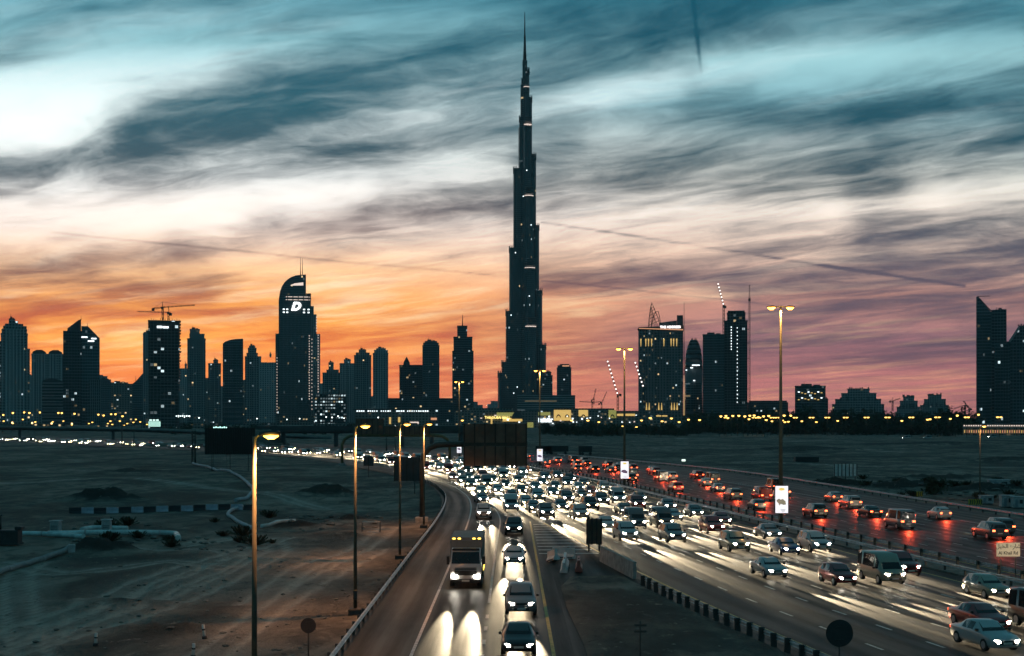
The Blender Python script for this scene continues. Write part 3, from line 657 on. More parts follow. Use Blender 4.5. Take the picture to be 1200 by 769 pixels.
# --- street name sign
t = thing('street_sign', 'beige street name board in Arabic and Latin letters on two posts in the median', 'road sign', (38.35, 105.5, .1))
b = MB(); b.box(-.92, .92, 0, .05, 1.72, 2.82, bev=.02); pn = b.build('name_board', pbr('board_beige', (.62, .55, .46), .5, var=.06), t)
LETTER = pbr('letter_dark', (.03, .028, .03), .6, var=.05)
def text_mesh(name, s, size, mat, parent, loc, rot=(R(90), 0, 0), ext=.004, align='CENTER', shear=0.0, bold=0.0, sx_=1.0):
    c = bpy.data.curves.new(name, 'FONT'); c.body = s; c.size = size; c.align_x = align; c.align_y = 'CENTER'; c.extrude = ext; c.shear = shear; c.offset = bold
    o = bpy.data.objects.new(name, c); COL.objects.link(o)
    me = bpy.data.meshes.new_from_object(o.evaluated_get(bpy.context.evaluated_depsgraph_get()))
    bpy.data.objects.remove(o); bpy.data.curves.remove(c)
    me.materials.clear(); me.materials.append(mat)
    o = bpy.data.objects.new(name, me); COL.objects.link(o); o.parent = parent; o.location = loc; o.rotation_euler = rot; o.scale.x = sx_; return o
AR = ''.join(chr(c) for c in (0xFEDE, 0xFEF4, 0xFEA8, 0xFEDF, 0xFE8D, 0x20, 0xFEC9, 0xFEAD, 0xFE8E, 0xFEB7))
text_mesh('arabic_lettering', AR, .44, LETTER, pn, (0, -.006, 2.52), bold=.006)
text_mesh('latin_lettering', 'Al Khail Rd', .36, LETTER, pn, (0, -.006, 2.0), bold=.008, sx_=.92)
b = MB(); b.box(-.9, .9, -.012, -.002, 1.74, 1.76); b.box(-.9, .9, -.012, -.002, 2.78, 2.80); b.build('border', LETTER, pn)
for px_ in (-.6, .6):
    b = MB(); b.cyl(px_, .1, -.1, 2.7, .04, .04, 8); b.build('post', STEEL_D, t)

# --- gore furniture
WPL = pbr('white_plastic', (.62, .62, .6), .5, var=.15); WRED = pbr('faded_red_plastic', (.3, .09, .07), .5)
t = thing('concrete_wall', 'short concrete wall end between the gore and the highway', 'wall', (0, 0, 0))
pth = [(x, y, .03, tx, ty) for x, y, z, tx, ty in M.line(M.y2d(106.5), M.y2d(122), -25.7, 2)]
b = MB(); b.sweep([(-.16, 0), (.16, 0), (.1, 1.25), (-.1, 1.25)], pth); b.build('wall_panel', CONC, t)
b = MB(); b.sweep([(-.14, 1.253), (.14, 1.253), (.14, 1.33), (-.14, 1.33)], pth); b.build('coping', KERB, t)
def water_barrier(label, x, y, rz, tilt=0, mat=WPL, L=1.8):
    t = thing('plastic_barrier', label, 'barrier', (x, y, .06), rz); t.rotation_euler.x = R(tilt)
    prof = [(-.3, 0), (.3, 0), (.3, .22), (.14, .45), (.11, .95), (-.11, .95), (-.14, .45), (-.3, .22)]
    b = MB(); b.loft([[(a, -L / 2, z) for a, z in prof], [(a, L / 2, z) for a, z in prof]], False); b.build('body', mat, t)
    b = MB(); b.cyl(0, -.4, .95, 1.0, .07, .07, 8); b.build('filler_cap', STEEL_D, t)
    b = MB(); b.box(-.318, -.302, -L / 2 + .15, L / 2 - .15, .06, .14); b.build('forklift_slot', STEEL_D, t)
    return t
water_barrier('long white barrier lying along the left of the gore, leaning over', 4.35, 113, R(-4), 4, WPL, 5.2)
water_barrier('white crash barrier set crossways at the point of the gore', 4.6, 121.5, R(75), 0, WPL, 2.0)
water_barrier('small white barrier tipped over in front of the crossways one', 3.6, 119.2, R(25), -14, WPL, 1.5)
water_barrier('faded red barrier standing right of the long white one', 5.5, 112.4, R(-3), 0, WRED, 3.8)
# ------------------------------------------------------------------ the skyline
FC = {
 'res':   facade('facade_residential', (.36, .37, .38), (.035, .045, .05), 3.6, 3.6, (.2, .8), (.25, .8), .009, 1.1, .6),
 'teal':  facade('facade_teal_glass', (.2, .25, .27), (.045, .07, .08), 3.0, 4.0, (.06, .94), (.12, .9), .005, .9, .4, .18),
 'pale':  facade('facade_pale', (.5, .52, .53), (.07, .09, .10), 4.0, 3.7, (.25, .75), (.2, .75), .008, 1.0, .6),
 'dark':  facade('facade_dark', (.15, .16, .17), (.03, .035, .04), 3.4, 3.9, (.1, .9), (.2, .85), .014, 1.3, .35),
 'site':  facade('facade_unfinished', (.2, .2, .2), (.02, .02, .022), 4.5, 4.2, (.08, .92), (.16, .95), .012, 1.3, .1, .7, .9),
 'slab':  facade('facade_ribbon', (.36, .38, .39), (.05, .07, .075), 60, 4.2, (.0, 1.0), (.35, .95), .02, .8, .4),
 'hotel': facade('facade_hotel', (.22, .2, .2), (.035, .04, .045), 4.2, 3.9, (.3, .74), (.25, .8), .03, .9, .55),
 'tall':  facade('facade_fluted', (.2, .23, .24), (.05, .06, .065), 2.4, 4.0, (.25, .95), (.1, .95), .004, .8, .5, .2),
 'bright': facade('facade_office_lit', (.06, .06, .06), (.04, .045, .05), 3.6, 4.4, (.14, .8), (.3, .75), .7, 1.5, .08),
 'low':   facade('facade_low', (.26, .24, .22), (.05, .05, .05), 5.0, 4.2, (.2, .8), (.25, .8), .03, 1.1, .7),
}
ROOF = pbr('roof_plant', (.09, .09, .095), .8, var=.3, scale=.2); METAL = pbr('mast_metal', (.07, .07, .075), .5, .5)
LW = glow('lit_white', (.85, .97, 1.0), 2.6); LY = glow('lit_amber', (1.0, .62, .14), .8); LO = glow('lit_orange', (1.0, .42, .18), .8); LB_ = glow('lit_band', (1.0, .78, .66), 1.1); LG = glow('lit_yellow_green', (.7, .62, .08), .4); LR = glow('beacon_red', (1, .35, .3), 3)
class Bld:
    def __init__(s, name, label, cx, D, cat='skyscraper', group=None, yaw=0.0):
        s.D = D; s.cx = cx; s.k = D / F; yaw = -math.atan2(cx - CX, F); s.root = thing(name, label, cat, (ax(cx, D), D, -.5), yaw, group); s.sc = math.cos(yaw)
    def x(s, px): return (px - s.cx) * s.k * s.sc
    def z(s, py): return max(0.0, up(py, s.D) + .5)
    def blocks(s, name, secs, mat, depth=None, y0=0.0, zb=0.0, parent=None):
        b = MB(); z0 = zb
        for (x0, x1, yt) in secs:
            z1 = s.z(yt); w_ = s.x(x1) - s.x(x0); d = depth or max(14, min(w_, 48)) * .9
            pad = 0 if z0 == zb else .5 * (prev[1] - d) if d < prev[1] else 0
            b.box(s.x(x0), s.x(x1), y0 + pad, y0 + pad + d, z0, z1); prev = (w_, d); z0 = z1
            b.box(s.x(x0) - .3, s.x(x1) + .3, y0 + pad - .3, y0 + pad + d + .3, z1 - 1.4, z1 + .5)
        return b.build(name, mat, parent or s.root)
    def poly(s, name, pts, y0, y1, mat, parent=None):
        P_ = [(s.x(a), s.z(b)) for a, b in pts]
        ar = sum(P_[i][0] * P_[(i + 1) % len(P_)][1] - P_[(i + 1) % len(P_)][0] * P_[i][1] for i in range(len(P_)))
        if ar < 0: P_.reverse()
        b = MB(); b.prism(P_, y0, y1); return b.build(name, mat, parent or s.root)
    def mast(s, name, px, yt, yb, r=.8, y=8.0, mat=None, parent=None):
        b = MB(); b.cyl(s.x(px), y, s.z(yb), s.z(yt), r, r * .35, 8); return b.build(name, mat or METAL, parent or s.root)
    def rect(s, name, x0, x1, yt, yb, y, mat, th=.3, parent=None):
        b = MB(); b.box(s.x(x0), s.x(x1), y - th, y, s.z(yb), s.z(yt)); return b.build(name, mat, parent or s.root)
    def fins(s, name, x0, x1, yt, yb, n, y=0.0, out=.9, wd=.8, mat=None):
        b = MB()
        for i in range(n):
            xx = lerp(s.x(x0), s.x(x1), i / (n - 1)); b.box(xx - wd / 2, xx + wd / 2, y - out, y - .02, s.z(yb), s.z(yt))
        return b.build(name, mat or ROOF, s.root)
    def slabs(s, name, x0, x1, yt, yb, step, y0, y1, mat=None, th=.35):
        b = MB(); z = s.z(yb)
        while z < s.z(yt): b.box(s.x(x0), s.x(x1), y0, y1, z, z + th); z += step
        return b.build(name, mat or FC['pale'], s.root)
    def dots(s, name, px, yt, yb, n, y, mat, wd=1.1, ht=1.6):
        b = MB(); b.box(-wd / 2, wd / 2, -.3, 0, 0, ht); me = b.mesh('edge_light', mat)
        for i in range(n): inst('edge_light', me, s.root, (s.x(px), y, lerp(s.z(yb), s.z(yt), i / max(1, n - 1))))
def simple(name, label, D, secs, mat, depth=None, cat='skyscraper', plant=True, fin=0, slab=0, mastp=None, group=None, yaw=0.0):
    cx = .5 * (secs[0][0] + secs[0][1]); o = Bld(name, label, cx, D, cat, group, yaw)
    o.blocks('tower_shaft', secs, FC[mat], depth)
    x0, x1, yt = secs[-1]; w_ = o.x(x1) - o.x(x0)
    if plant:
        b = MB(); zz = o.z(yt); d = 8
        b.box(o.x(x0) + w_ * .2, o.x(x0) + w_ * .55, 3, 3 + d, zz, zz + 3.2); b.box(o.x(x0) + w_ * .6, o.x(x0) + w_ * .82, 4, 9, zz, zz + 2); b.cyl(o.x(x0) + w_ * .3, 6, zz + 3, zz + 7, .25, .15, 6)
        b.build('roof_plant', ROOF, o.root)
    if fin: o.fins('facade_fins', secs[0][0] + .4, secs[0][1] - .4, secs[0][2], 497, fin)
    if slab:
        for xa in (secs[0][0], secs[0][1]):
            m_ = (xa - .7, xa + .7); o.slabs('balcony_stack', m_[0], m_[1], secs[0][2] + 2, 494, slab, -1.6, 6)
    if mastp: o.mast('roof_mast', *mastp)
    b = MB(); wb = o.x(secs[0][1]) - o.x(secs[0][0]); b.box(o.x(secs[0][0]) - 3, o.x(secs[0][1]) + 3, -6, 30, 0, 7); b.box(o.x(secs[0][0]) - 3.6, o.x(secs[0][1]) + 3.6, -6.6, 30.6, 7, 7.8); b.build('podium', FC['low'], o.root)
    return o
# --- left cluster
o = simple('residential_tower', 'stepped dark apartment tower at the far left edge, its right face hung with balconies', 1700,
   [(0.5, 35, 409), (1, 32.5, 391), (2, 31.6, 386), (4, 31, 382.5), (6, 27, 380), (10.5, 21, 377), (10.5, 17.5, 374)], 'res', 30, slab=3.6)
o.fins('facade_fins', 8, 28, 386, 494, 6, 0, 1.6, 2.2, FC['pale'])
b = MB(); b.box(-80, -40, 0, 30, 0, 110)
simple('residential_tower', 'building cut off by the left edge with a column of white lights', 1750, [(-22, 3.4, 400)], 'bright', 26)
o = simple('residential_tower', 'pale twin block with two curved roofs behind the ribbon windowed block', 2050, [(37, 74, 415)], 'pale', 34, fin=9, plant=False)
for a, bb in ((38, 54), (57, 73)):
    o.poly('curved_roof', [(a, 415.2), (a, 412.5), (a + (bb - a) * .3, 410.2), (a + (bb - a) * .7, 410), (bb, 413), (bb, 415.2)], 1, 30, ROOF)
o = simple('office_block', 'low office block banded with pale ribbon windows, left of the slant roofed tower', 1850, [(49, 75.5, 448)], 'slab', 30, fin=0)
o.poly('roof_canopy', [(49, 447.8), (52, 445), (60, 443), (66, 444), (72, 446.5), (75, 447.8)], 2, 24, ROOF)
o.slabs('floor_edge', 49, 75.5, 449, 494, 8.0, -1.2, -.02, pbr('pale_slab', (.5, .52, .53), .7))
o = Bld('office_tower', 'tower with two slanting roof peaks and white roof lettering panels, left', 95, 1750)
o.poly('tower_shaft', [(74, 498), (74, 388), (95.4, 388), (95.4, 498)], 0, 30, FC['dark']); o.poly('wing', [(95.4, 498), (95.4, 382), (103, 382), (117, 396), (117, 498)], 3, 28, FC['teal'])
o.poly('roof_peak', [(79, 387.8), (79, 385), (92, 375), (95, 374), (95, 387.8)], 3, 14, ROOF); o.mast('roof_mast', 95, 369.5, 375, .35, 6); o.mast('roof_mast', 102.5, 377, 383, .3, 6)
o.rect('annex', 104, 118, 445, 498, -1, FC['tall'], 12); o.fins('facade_fins', 76, 94, 390, 494, 7, 0, .8, .7)
for a, bb, yy in ((95.5, 102.5, 395), (107, 113, 396.5), (103, 110.5, 399.5)): o.rect('roof_sign', a, bb, yy - .7, yy + .7, 2.6, LW)
simple('office_block', 'low faded slab block close against the right side of the slant roofed tower', 2500, [(116, 130, 445)], 'teal', 40, 'office block')
simple('office_block', 'long low faded flat roofed block in the gap left of the unfinished tower', 2650, [(128, 157, 450), (130, 150, 448.5)], 'low', 40)
o = Bld('office_block', 'low block with a roof sloping up towards the unfinished tower', 162, 2300); o.poly('tower_shaft', [(155, 498), (155, 450), (159, 447), (166, 439), (168, 437), (175, 437), (175, 498)], 0, 36, FC['teal'])
o.mast('roof_mast', 159, 440, 448, .5)
simple('residential_tower', 'slim dark tower half hidden behind the left side of the unfinished tower', 2200, [(167.5, 180, 391), (168.5, 180, 389.5)], 'res', 26)
o = Bld('unfinished_tower', 'unfinished dark tower with ragged slab edges, site lights and two cranes on its roof', 192, 1800)
o.blocks('concrete_frame', [(174, 210.5, 376)], FC['site'], 40)
b = MB(); rr = random.Random(3)
for i in range(34):
    z = o.z(494) + i * (o.z(376) - o.z(494)) / 33
    e = rr.uniform(.6, 2.4) if i > 12 else .3; b.box(o.x(174) - e * .5, o.x(210.5) + e, -1.2, 40.5, z, z + .5)
b.build('slab_edges', pbr('raw_concrete', (.16, .15, .14), .9), o.root)
b = MB()
for i in range(14): xx = lerp(o.x(174.5), o.x(210), i / 13); b.box(xx - .3, xx + .3, 1, 2, o.z(376), o.z(376) + rr.uniform(1, 4))
b.build('column_starters', ROOF, o.root); o.rect('sign_strip', 184, 190.2, 382.2, 384.6, -1.4, LW); o.rect('sign_strip', 191, 197.5, 382.6, 384.8, -1.4, LW)
o.slabs('scaffold_net', 188, 204, 437, 496, 6.2, -2.2, -1.25, pbr('pale_net', (.4, .44, .45), .8))
def lattice(b, p, q, wd, n):
    p, q = Vector(p), Vector(q); t = (q - p).normalized(); u = t.cross(Vector((0, 1, 0)))
    if u.length < .1: u = Vector((1, 0, 0))
    u.normalize(); v = Vector((0, 1, 0)); th = wd * .13
    c = [(u * a + v * bb) * wd / 2 for a, bb in ((-1, -1), (1, -1), (1, 1), (-1, 1))]
    for k in c: b.tube([p + k, q + k], th, 4)
    for i in range(n):
        a = p.lerp(q, i / n); e = p.lerp(q, (i + 1) / n)
        for k in range(4): b.tube([a + c[k], e + c[(k + 1) % 4]], th * .7, 4, cap=False)
def crane(label, D, foot, top, jib, counter, lights=0, y_off=0.0, wd=2.0, luff=False, group=None):
    """foot, top: ends of the mast in photo terms; jib, counter: tips; all at depth D"""
    V = lambda p: Vector((ax(p[0], D) - ax(foot[0], D), 0, up(p[1], D) - up(foot[1], D)))
    t = thing('tower_crane', label, 'crane', (ax(foot[0], D), D + y_off, up(foot[1], D)), group=group)
    b = MB(); lattice(b, (0, 0, 0), V(top), wd, max(3, int((foot[1] - top[1]) / 4))); b.build('mast', METAL, t)
    b = MB(); lattice(b, V(top), V(jib), wd * .7, max(4, int((V(jib) - V(top)).length / 5))); j = b.build('jib', METAL, t)
    b = MB(); lattice(b, V(top), V(counter), wd * .7, 3); b.build('counter_jib', METAL, t)
    c = V(counter); b = MB(); b.box(c.x - 1.6, c.x + 1.6, -1.2, 1.2, c.z - 3.2, c.z + .4); b.build('counterweight', METAL, t)
    k = V(top); b = MB(); b.box(k.x - 1.4, k.x + 1.4, -2.4, -.2, k.z - 2.6, k.z + .2); b.build('cab', ROOF, t)
    ap = k + Vector((0, 0, 7 if not luff else 4)); b = MB(); b.tube([k, ap], .35, 5); b.tube([ap, V(jib) * .75 + k * .25], .14, 4); b.tube([ap, c], .14, 4); b.build('tie_rods', METAL, t)
    for i in range(lights):
        p = k.lerp(V(jib), (i + .6) / lights); b = MB(); b.cyl(p.x, -wd * .6, p.z - .9, p.z + .9, .9, .9, 6); b.build('work_light', glow_crane, t)
glow_crane = glow('crane_light', (1, .86, .8), 3.0)
crane('flat topped crane with a long jib to the right on the unfinished tower', 1815, (190.5, 375), (190, 360), (228, 357.5), (179, 361.5), 0, 2)
crane('second crane with its jib to the left on the unfinished tower', 1806, (197, 375), (197, 366), (160.5, 365), (199.5, 367), 0, 2, 1.6)
simple('residential_tower', 'slim stepped tower right of the unfinished tower', 2100, [(219.5, 241, 397), (222, 239.6, 391.5), (222.5, 234, 386)], 'res', 28, fin=6)
simple('residential_tower', 'low faded block in front of the slim stepped tower', 2400, [(210.5, 222, 432), (216.5, 219, 427)], 'pale', 30)
simple('residential_tower', 'small tower with a little roof frame left of the curved roof tower', 2300, [(244, 259, 426), (250, 255.5, 422)], 'res', 24, fin=4)
o = Bld('residential_tower', 'tower with a smooth curved roof rising to the right', 273, 2150); o.poly('tower_shaft', [(261, 498), (261, 403), (264, 400.5), (269, 398.6), (276, 397.3), (285, 396.8), (285, 498)], 0, 30, FC['teal']); o.fins('facade_fins', 262, 284, 404, 494, 8)
o.slabs('floor_edge', 261, 285, 430, 494, 7.6, -1.0, -.02)
o = simple('residential_tower', 'tower with a pagoda like stepped crown right of the curved roof tower', 2150, [(287, 303.5, 418), (289, 302, 414), (290.5, 300.5, 408), (292, 299, 405.5)], 'res', 24, fin=5)
simple('residential_tower', 'plain faded block left of the tall tower with the glowing letter', 2350, [(302, 323, 425), (303, 306, 418), (316, 318, 415)], 'pale', 30)
# --- the hotel tower with the sail crown
o = Bld('hotel_tower', 'tall tower with a quarter round crown, twin masts and a glowing white letter', 349, 2450)
o.poly('tower_shaft', [(326.6, 498), (326.6, 352), (364.4, 352), (364.4, 498)], 0, 46, FC['tall'])
o.poly('crown', [(326.6, 351.8), (328.2, 341.5), (330.5, 335.5), (333.4, 331), (337, 327.5), (341, 324.8), (347, 322.6), (354, 321.8), (358.6, 321.6), (358.6, 351.8)], 2, 40, FC['teal'])
o.rect('side_wing', 322.8, 326.6, 391, 498, 36, FC['tall'], 30)
for a, bb, yt in ((364.4, 367.8, 358.4), (367.8, 371.1, 368), (371.1, 375.4, 391)): o.rect('stepped_wing', a, bb, yt, 498, 38, FC['res'], 34)
o.rect('crown_ledge', 358.8, 364.5, 343.6, 351.8, 30, ROOF, 28)
o.poly('crown_opening', [(340, 334.8), (345, 332.2), (355.5, 330.8), (355.5, 334.4)], 1.6, 1.96, LB_)
for yy in (347.6, 351, 354.6): o.rect('light_band', 335, 363.5, yy, yy + .7, 1.2 if yy > 352 else 1.8, LB_, .5)
o.fins('crown_mullions', 337, 362, 347, 356, 5, 1.0, .9, 1.6)
o.mast('roof_mast', 352.2, 300.5, 322, .75, 16); o.mast('roof_mast', 354.4, 301.5, 322, .75, 16)
text_mesh('letter_sign', 'D', 19.5, glow('letter_white', (1, 1, 1), 4), o.root, (o.x(346.2), -1.0, o.z(359.6)), ext=.4, shear=.3, bold=.9, sx_=1.05)
for a in (331.5, 335.5, 355.2, 360.5):
    for yy in (362, 365.5): o.rect('lit_window', a, a + 2.2, yy, yy + 1.4, -.02, LW, .3)
o.dots('light_column', 362.5, 394, 468, 25, -.05, LB_, 1.6, 1.5); o.dots('light_column', 371, 372, 388, 6, 3.8, LB_, 1.6, 1.5); o.dots('light_column', 373, 393, 466, 24, 3.8, LB_, 1.6, 1.5); o.dots('light_column', 324.6, 420, 484, 20, 5.8, LB_, 1.3, 1.5); o.dots('light_column', 365.6, 398, 480, 20, 3.8, LB_, 1.3, 1.5)
o.rect('podium', 318, 380, 488, 498, 0, FC['low'], 8)
# --- middle cluster
simple('office_block', 'dark low block with a bright grid of white windows, right of the glowing letter tower', 1900, [(369, 406, 466), (371, 405, 462)], 'bright', 26, plant=False)
simple('residential_tower', 'stepped block just right of the glowing letter tower', 2350, [(378, 398, 437), (382.6, 397, 433.6), (385, 391, 425)], 'res', 26, fin=5)
simple('residential_tower', 'plain shoulder block behind the stepped block', 2450, [(398, 416, 426), (403, 411, 421.5)], 'pale', 26, fin=5)
simple('residential_tower', 'tower with a small square cap, left one of the close pair', 2300, [(415, 435, 416.5), (417, 433, 413.5), (420.5, 429, 410)], 'res', 28, fin=6)
simple('residential_tower', 'tower with a wide flat cap, right one of the close pair', 2300, [(437, 455, 414), (438.5, 454.5, 410.5), (441, 452, 408.5)], 'pale', 28, fin=6)
o = simple('residential_tower', 'squat tower with a small pointed roof turret', 2350, [(468, 496, 428)], 'dark', 30, plant=False, fin=7)
b = MB(); b.cyl(o.x(476.5), 10, o.z(428), o.z(424), 6, 5, 10); b.cyl(o.x(476.5), 10, o.z(424), o.z(418), 5, .4, 10); b.build('turret', ROOF, o.root)
o = simple('residential_tower', 'taller tower with chamfered top corners beside the turreted one', 2300, [(495, 515, 405), (496, 514, 402), (498, 512, 400)], 'teal', 28, fin=7)
simple('podium_block', 'long low dark podium block under the turreted and chamfered towers', 2250, [(454, 532, 467)], 'dark', 30, 'building', plant=False, fin=20)
o = simple('office_tower', 'solitary stepped tower with a lantern top and needle, left of the tallest tower', 2300, [(530, 555, 411.5), (531.5, 553.5, 395), (535.8, 547.5, 382)], 'dark', 30, plant=False, fin=6, mastp=(542, 368.5, 382, 1.0, 12))
# --- the very tall tower: three wings stepping up around a core
D = 2760; k = D / F; t = thing('supertall_tower', 'by far the tallest tower, stepping up to a needle spire', 'skyscraper', (ax(615, D), D, -.5)); X = lambda px: (px - 615) * k; Z = lambda py: up(py, D) + .5
def wing(ang, tiers, wd, nm):
    b = MB(); z0 = 0.0; c, s_ = math.cos(ang), math.sin(ang)
    for (ln, yt, w_) in tiers:
        z1 = Z(yt); pts = [(0, -w_ / 2), (ln - w_ * .32, -w_ / 2)] + [(ln - w_ * .32 + w_ * .32 * math.sin(a), -w_ / 2 * math.cos(a)) for a in (R(30), R(60), R(90), R(120), R(150))] + [(ln - w_ * .32, w_ / 2), (0, w_ / 2)]
        b.plan([(p * c - q_ * s_, p * s_ + q_ * c) for p, q_ in pts], z0, z1); z0 = z1
        for p, q_ in pts[1:8:1]: b.cyl(p * c - q_ * s_, p * s_ + q_ * c, z1 - 10, z1 + 4, .7, .5, 6)
    return b.build(nm, FC['tall'], t)
wing(R(180 + 8), [(55, 437, 22), (47.5, 424.5, 21), (39, 365, 20), (32, 291, 19), (23.5, 198, 17), (11.5, 138, 13), (6.5, 94, 9)], 22, 'wing')
wing(R(-8 - 12), [(44.5, 404.5, 22), (36.5, 341, 21), (30, 265, 19), (23.5, 182, 17), (15, 115, 13), (9.5, 82, 8)], 22, 'wing')
wing(R(-72), [(52, 470, 22), (46, 385, 21), (40, 316, 20), (33, 232, 18), (25, 150, 15), (15, 104, 11)], 22, 'wing')
b = MB(); n = 12; b.plan([(13 * math.cos(2 * math.pi * i / n), 13 * math.sin(2 * math.pi * i / n)) for i in range(n)], 0, Z(150)); b.plan([(9 * math.cos(2 * math.pi * i / n), 9 * math.sin(2 * math.pi * i / n)) for i in range(n)], Z(150), Z(100)); b.plan([(5 * math.cos(2 * math.pi * i / n), 5 * math.sin(2 * math.pi * i / n)) for i in range(n)], Z(100), Z(71)); b.build('core', FC['tall'], t)
b = MB(); b.cyl(0, 0, Z(71), Z(42), 3.6, 1.8, 10); b.cyl(0, 0, Z(42), Z(14.5), 1.5, .6, 8); b.build('spire', METAL, t)
LOUV = pbr('louvre_metal', (.22, .22, .23), .4, .6)
def ring_band(ang, ln, w_, yy, h):
    c, s_ = math.cos(ang), math.sin(ang); w_ += .8; ln += .5; pts = [(ln - w_ * .5, -w_ / 2), (ln - w_ * .32, -w_ / 2)] + [(ln - w_ * .32 + w_ * .32 * math.sin(a), -w_ / 2 * math.cos(a)) for a in (R(30), R(60), R(90), R(120), R(150))] + [(ln - w_ * .32, w_ / 2), (ln - w_ * .5, w_ / 2)]
    b = MB(); b.plan([(p * c - q_ * s_, p * s_ + q_ * c) for p, q_ in pts], Z(yy), Z(yy) + h); b.build('light_band', LB_, t)
ring_band(R(-72), 46, 21, 384.5, 1.5); ring_band(R(-72), 40, 20, 316.5, 1.5); ring_band(R(-72), 33, 18, 232.5, 1.8); ring_band(R(-72), 25, 15, 149, 1.6); ring_band(R(188), 11.5, 13, 171, 1.3); ring_band(R(-72), 15, 11, 104, 1.5)
for yy in list(range(222, 232, 2)) + list(range(306, 316, 2)) + list(range(374, 384, 2)) + list(range(140, 148, 2)):
    ln, w_ = (33, 18) if yy < 240 and yy > 200 else (40, 20) if yy > 300 and yy < 320 else (46, 21) if yy > 360 else (25, 15)
    c, s_ = math.cos(R(-72)), math.sin(R(-72)); b = MB(); b.plan([(p * c - q_ * s_, p * s_ + q_ * c) for p, q_ in ((ln - 8, -w_ / 2 - .4), (ln + .6, -w_ / 2 + 2), (ln + .6, w_ / 2 - 2), (ln - 8, w_ / 2 + .4))], Z(yy), Z(yy) + .8); b.build('mechanical_louvre', LOUV, t)
for i, (px_, yy) in enumerate(((617, 205), (613, 235), (622, 268), (604, 300), (620, 350), (599, 372), (606, 455), (602, 462), (611, 466), (619, 471))):
    b = MB(); b.box(X(px_) - .9, X(px_) + .9, -57 if yy > 400 else -46, -56 if yy > 400 else -45, Z(yy), Z(yy) + 2); b.build('terrace_light', LW, t)
simple('residential_tower', 'low wing tower close against the right foot of the tallest tower', 2680, [(634, 647.5, 440), (640, 646, 436)], 'dark', 26)
o = simple('residential_tower', 'small round topped tower with an amber lit cap, right of the tallest tower', 2600, [(652.5, 669.5, 431), (653.5, 668.5, 428.5), (656, 667, 427)], 'dark', 26, plant=False, fin=6)
o.rect('lit_cap', 659, 667, 428.2, 429.6, -.4, LO)
simple('podium_block', 'wide banded podium at the foot of the tallest tower', 2560, [(606, 674, 463.5)], 'slab', 40, 'building', plant=False)
# --- a hazy row of far blocks closing the gaps of the skyline
rr = random.Random(31)
for i in range(26):
    a = -4 + i * 23 + rr.uniform(-3, 3); wd_ = rr.uniform(17, 27); yt = rr.uniform(436, 464) if i < 17 else rr.uniform(466, 476)
    simple('distant_block', 'hazy flat topped block far behind the left and middle skyline', 3300 + rr.uniform(0, 500), [(a, a + wd_, yt), (a + wd_ * .2, a + wd_ * .7, yt - rr.uniform(1, 4))], rr.choice(['pale', 'res', 'low']), 40, 'office block', plant=False, group='hazy blocks behind the skyline')
# --- shopping centre
o = Bld('shopping_centre', 'long low shopping centre with amber lit arches and a lit name along its front', 640, 2250, 'shopping centre')
o.blocks('main_hall', [(528, 748, 482)], FC['low'], 60); o.blocks('raised_hall', [(545, 600, 478.5)], FC['low'], 30, 12, o.z(482)); o.blocks('raised_hall', [(650, 720, 479)], FC['low'], 30, 12, o.z(482))
for a, bb, yt, yb, m_ in ((582, 606, 483.5, 488, LG), (631, 645, 483, 487, LG), (649, 669, 480.5, 493, LY), (678, 689, 480.5, 488, LY), (713, 722, 480.5, 490, LG), (723, 744, 485, 487.5, LY), (575, 577, 489, 497, LY), (618, 625, 495, 503, LG), (589, 612, 490, 494, LY)):
    p = o.rect('lit_panel', a, bb, yt, yb, -.6, m_, .5)
for cx_ in (654.5, 664.5, 683.5, 717.5):
    b = MB(); n = 10; r1, r0 = 3.6, 2.2; pts = [(o.x(cx_) + r1 * math.cos(math.pi * i / n), o.z(489.5) + r1 * 1.5 * math.sin(math.pi * i / n)) for i in range(n + 1)] + [(o.x(cx_) + r0 * math.cos(math.pi * i / n), o.z(489.5) + r0 * 1.5 * math.sin(math.pi * i / n)) for i in range(n, -1, -1)]
    b.prism(pts, -1.7, -1.15); b.build('arch', ROOF, o.root)
b = MB(); n = 12; b.prism([(o.x(606) + 9 * math.cos(math.pi * i / n), o.z(491) + 12 * math.sin(math.pi * i / n)) for i in range(n + 1)], -3, 8); b.build('dome_porch', ROOF, o.root)
text_mesh('name_sign', 'THE DUBAI MALL', 5.4, glow('name_amber', (1, .75, .2), 2.2), o.root, (o.x(583), -2.0, o.z(489.6)), ext=.3, bold=.12)
rr = random.Random(11)
for i in range(26):
    a = rr.uniform(560, 745); yy = rr.uniform(486, 496); o.rect('lit_window', a, a + rr.uniform(1, 2.6), yy, yy + rr.uniform(.8, 1.8), -1.2, rr.choice([LW, LW, LY, LB_]), .4)
for i in range(9): a = 631 + i * 1.75; o.rect('shop_window', a, a + 1.3, 490 + (i % 3) * .5, 495, -1.3, LW, .4)
o = Bld('long_building', 'long low building with a dotted row of white roof lights behind the portal gantry', 463, 2050, 'building')
o.blocks('main_hall', [(415, 513, 479.5)], FC['low'], 40); o.rect('roof_band', 414, 514, 479, 480.6, -.4, ROOF, 1.2)
rr = random.Random(5)
for i in range(34):
    a = lerp(418, 503, i / 33)
    if rr.random() < .8: o.rect('roof_light', a, a + rr.uniform(.8, 1.8), 481.2, 482.4, -.2, LW, .5)
for a, bb, yt, yb, m_ in ((456, 458.2, 489, 497, LY), (466.5, 469, 489, 495, LY), (480, 490.5, 494.4, 495.6, LB_), (480, 481, 495, 497, LB_), (489.5, 490.5, 495, 497, LB_), (505, 512, 489.8, 492.2, LO)): o.rect('lit_panel', a, bb, yt, yb, -.3, m_, .5)
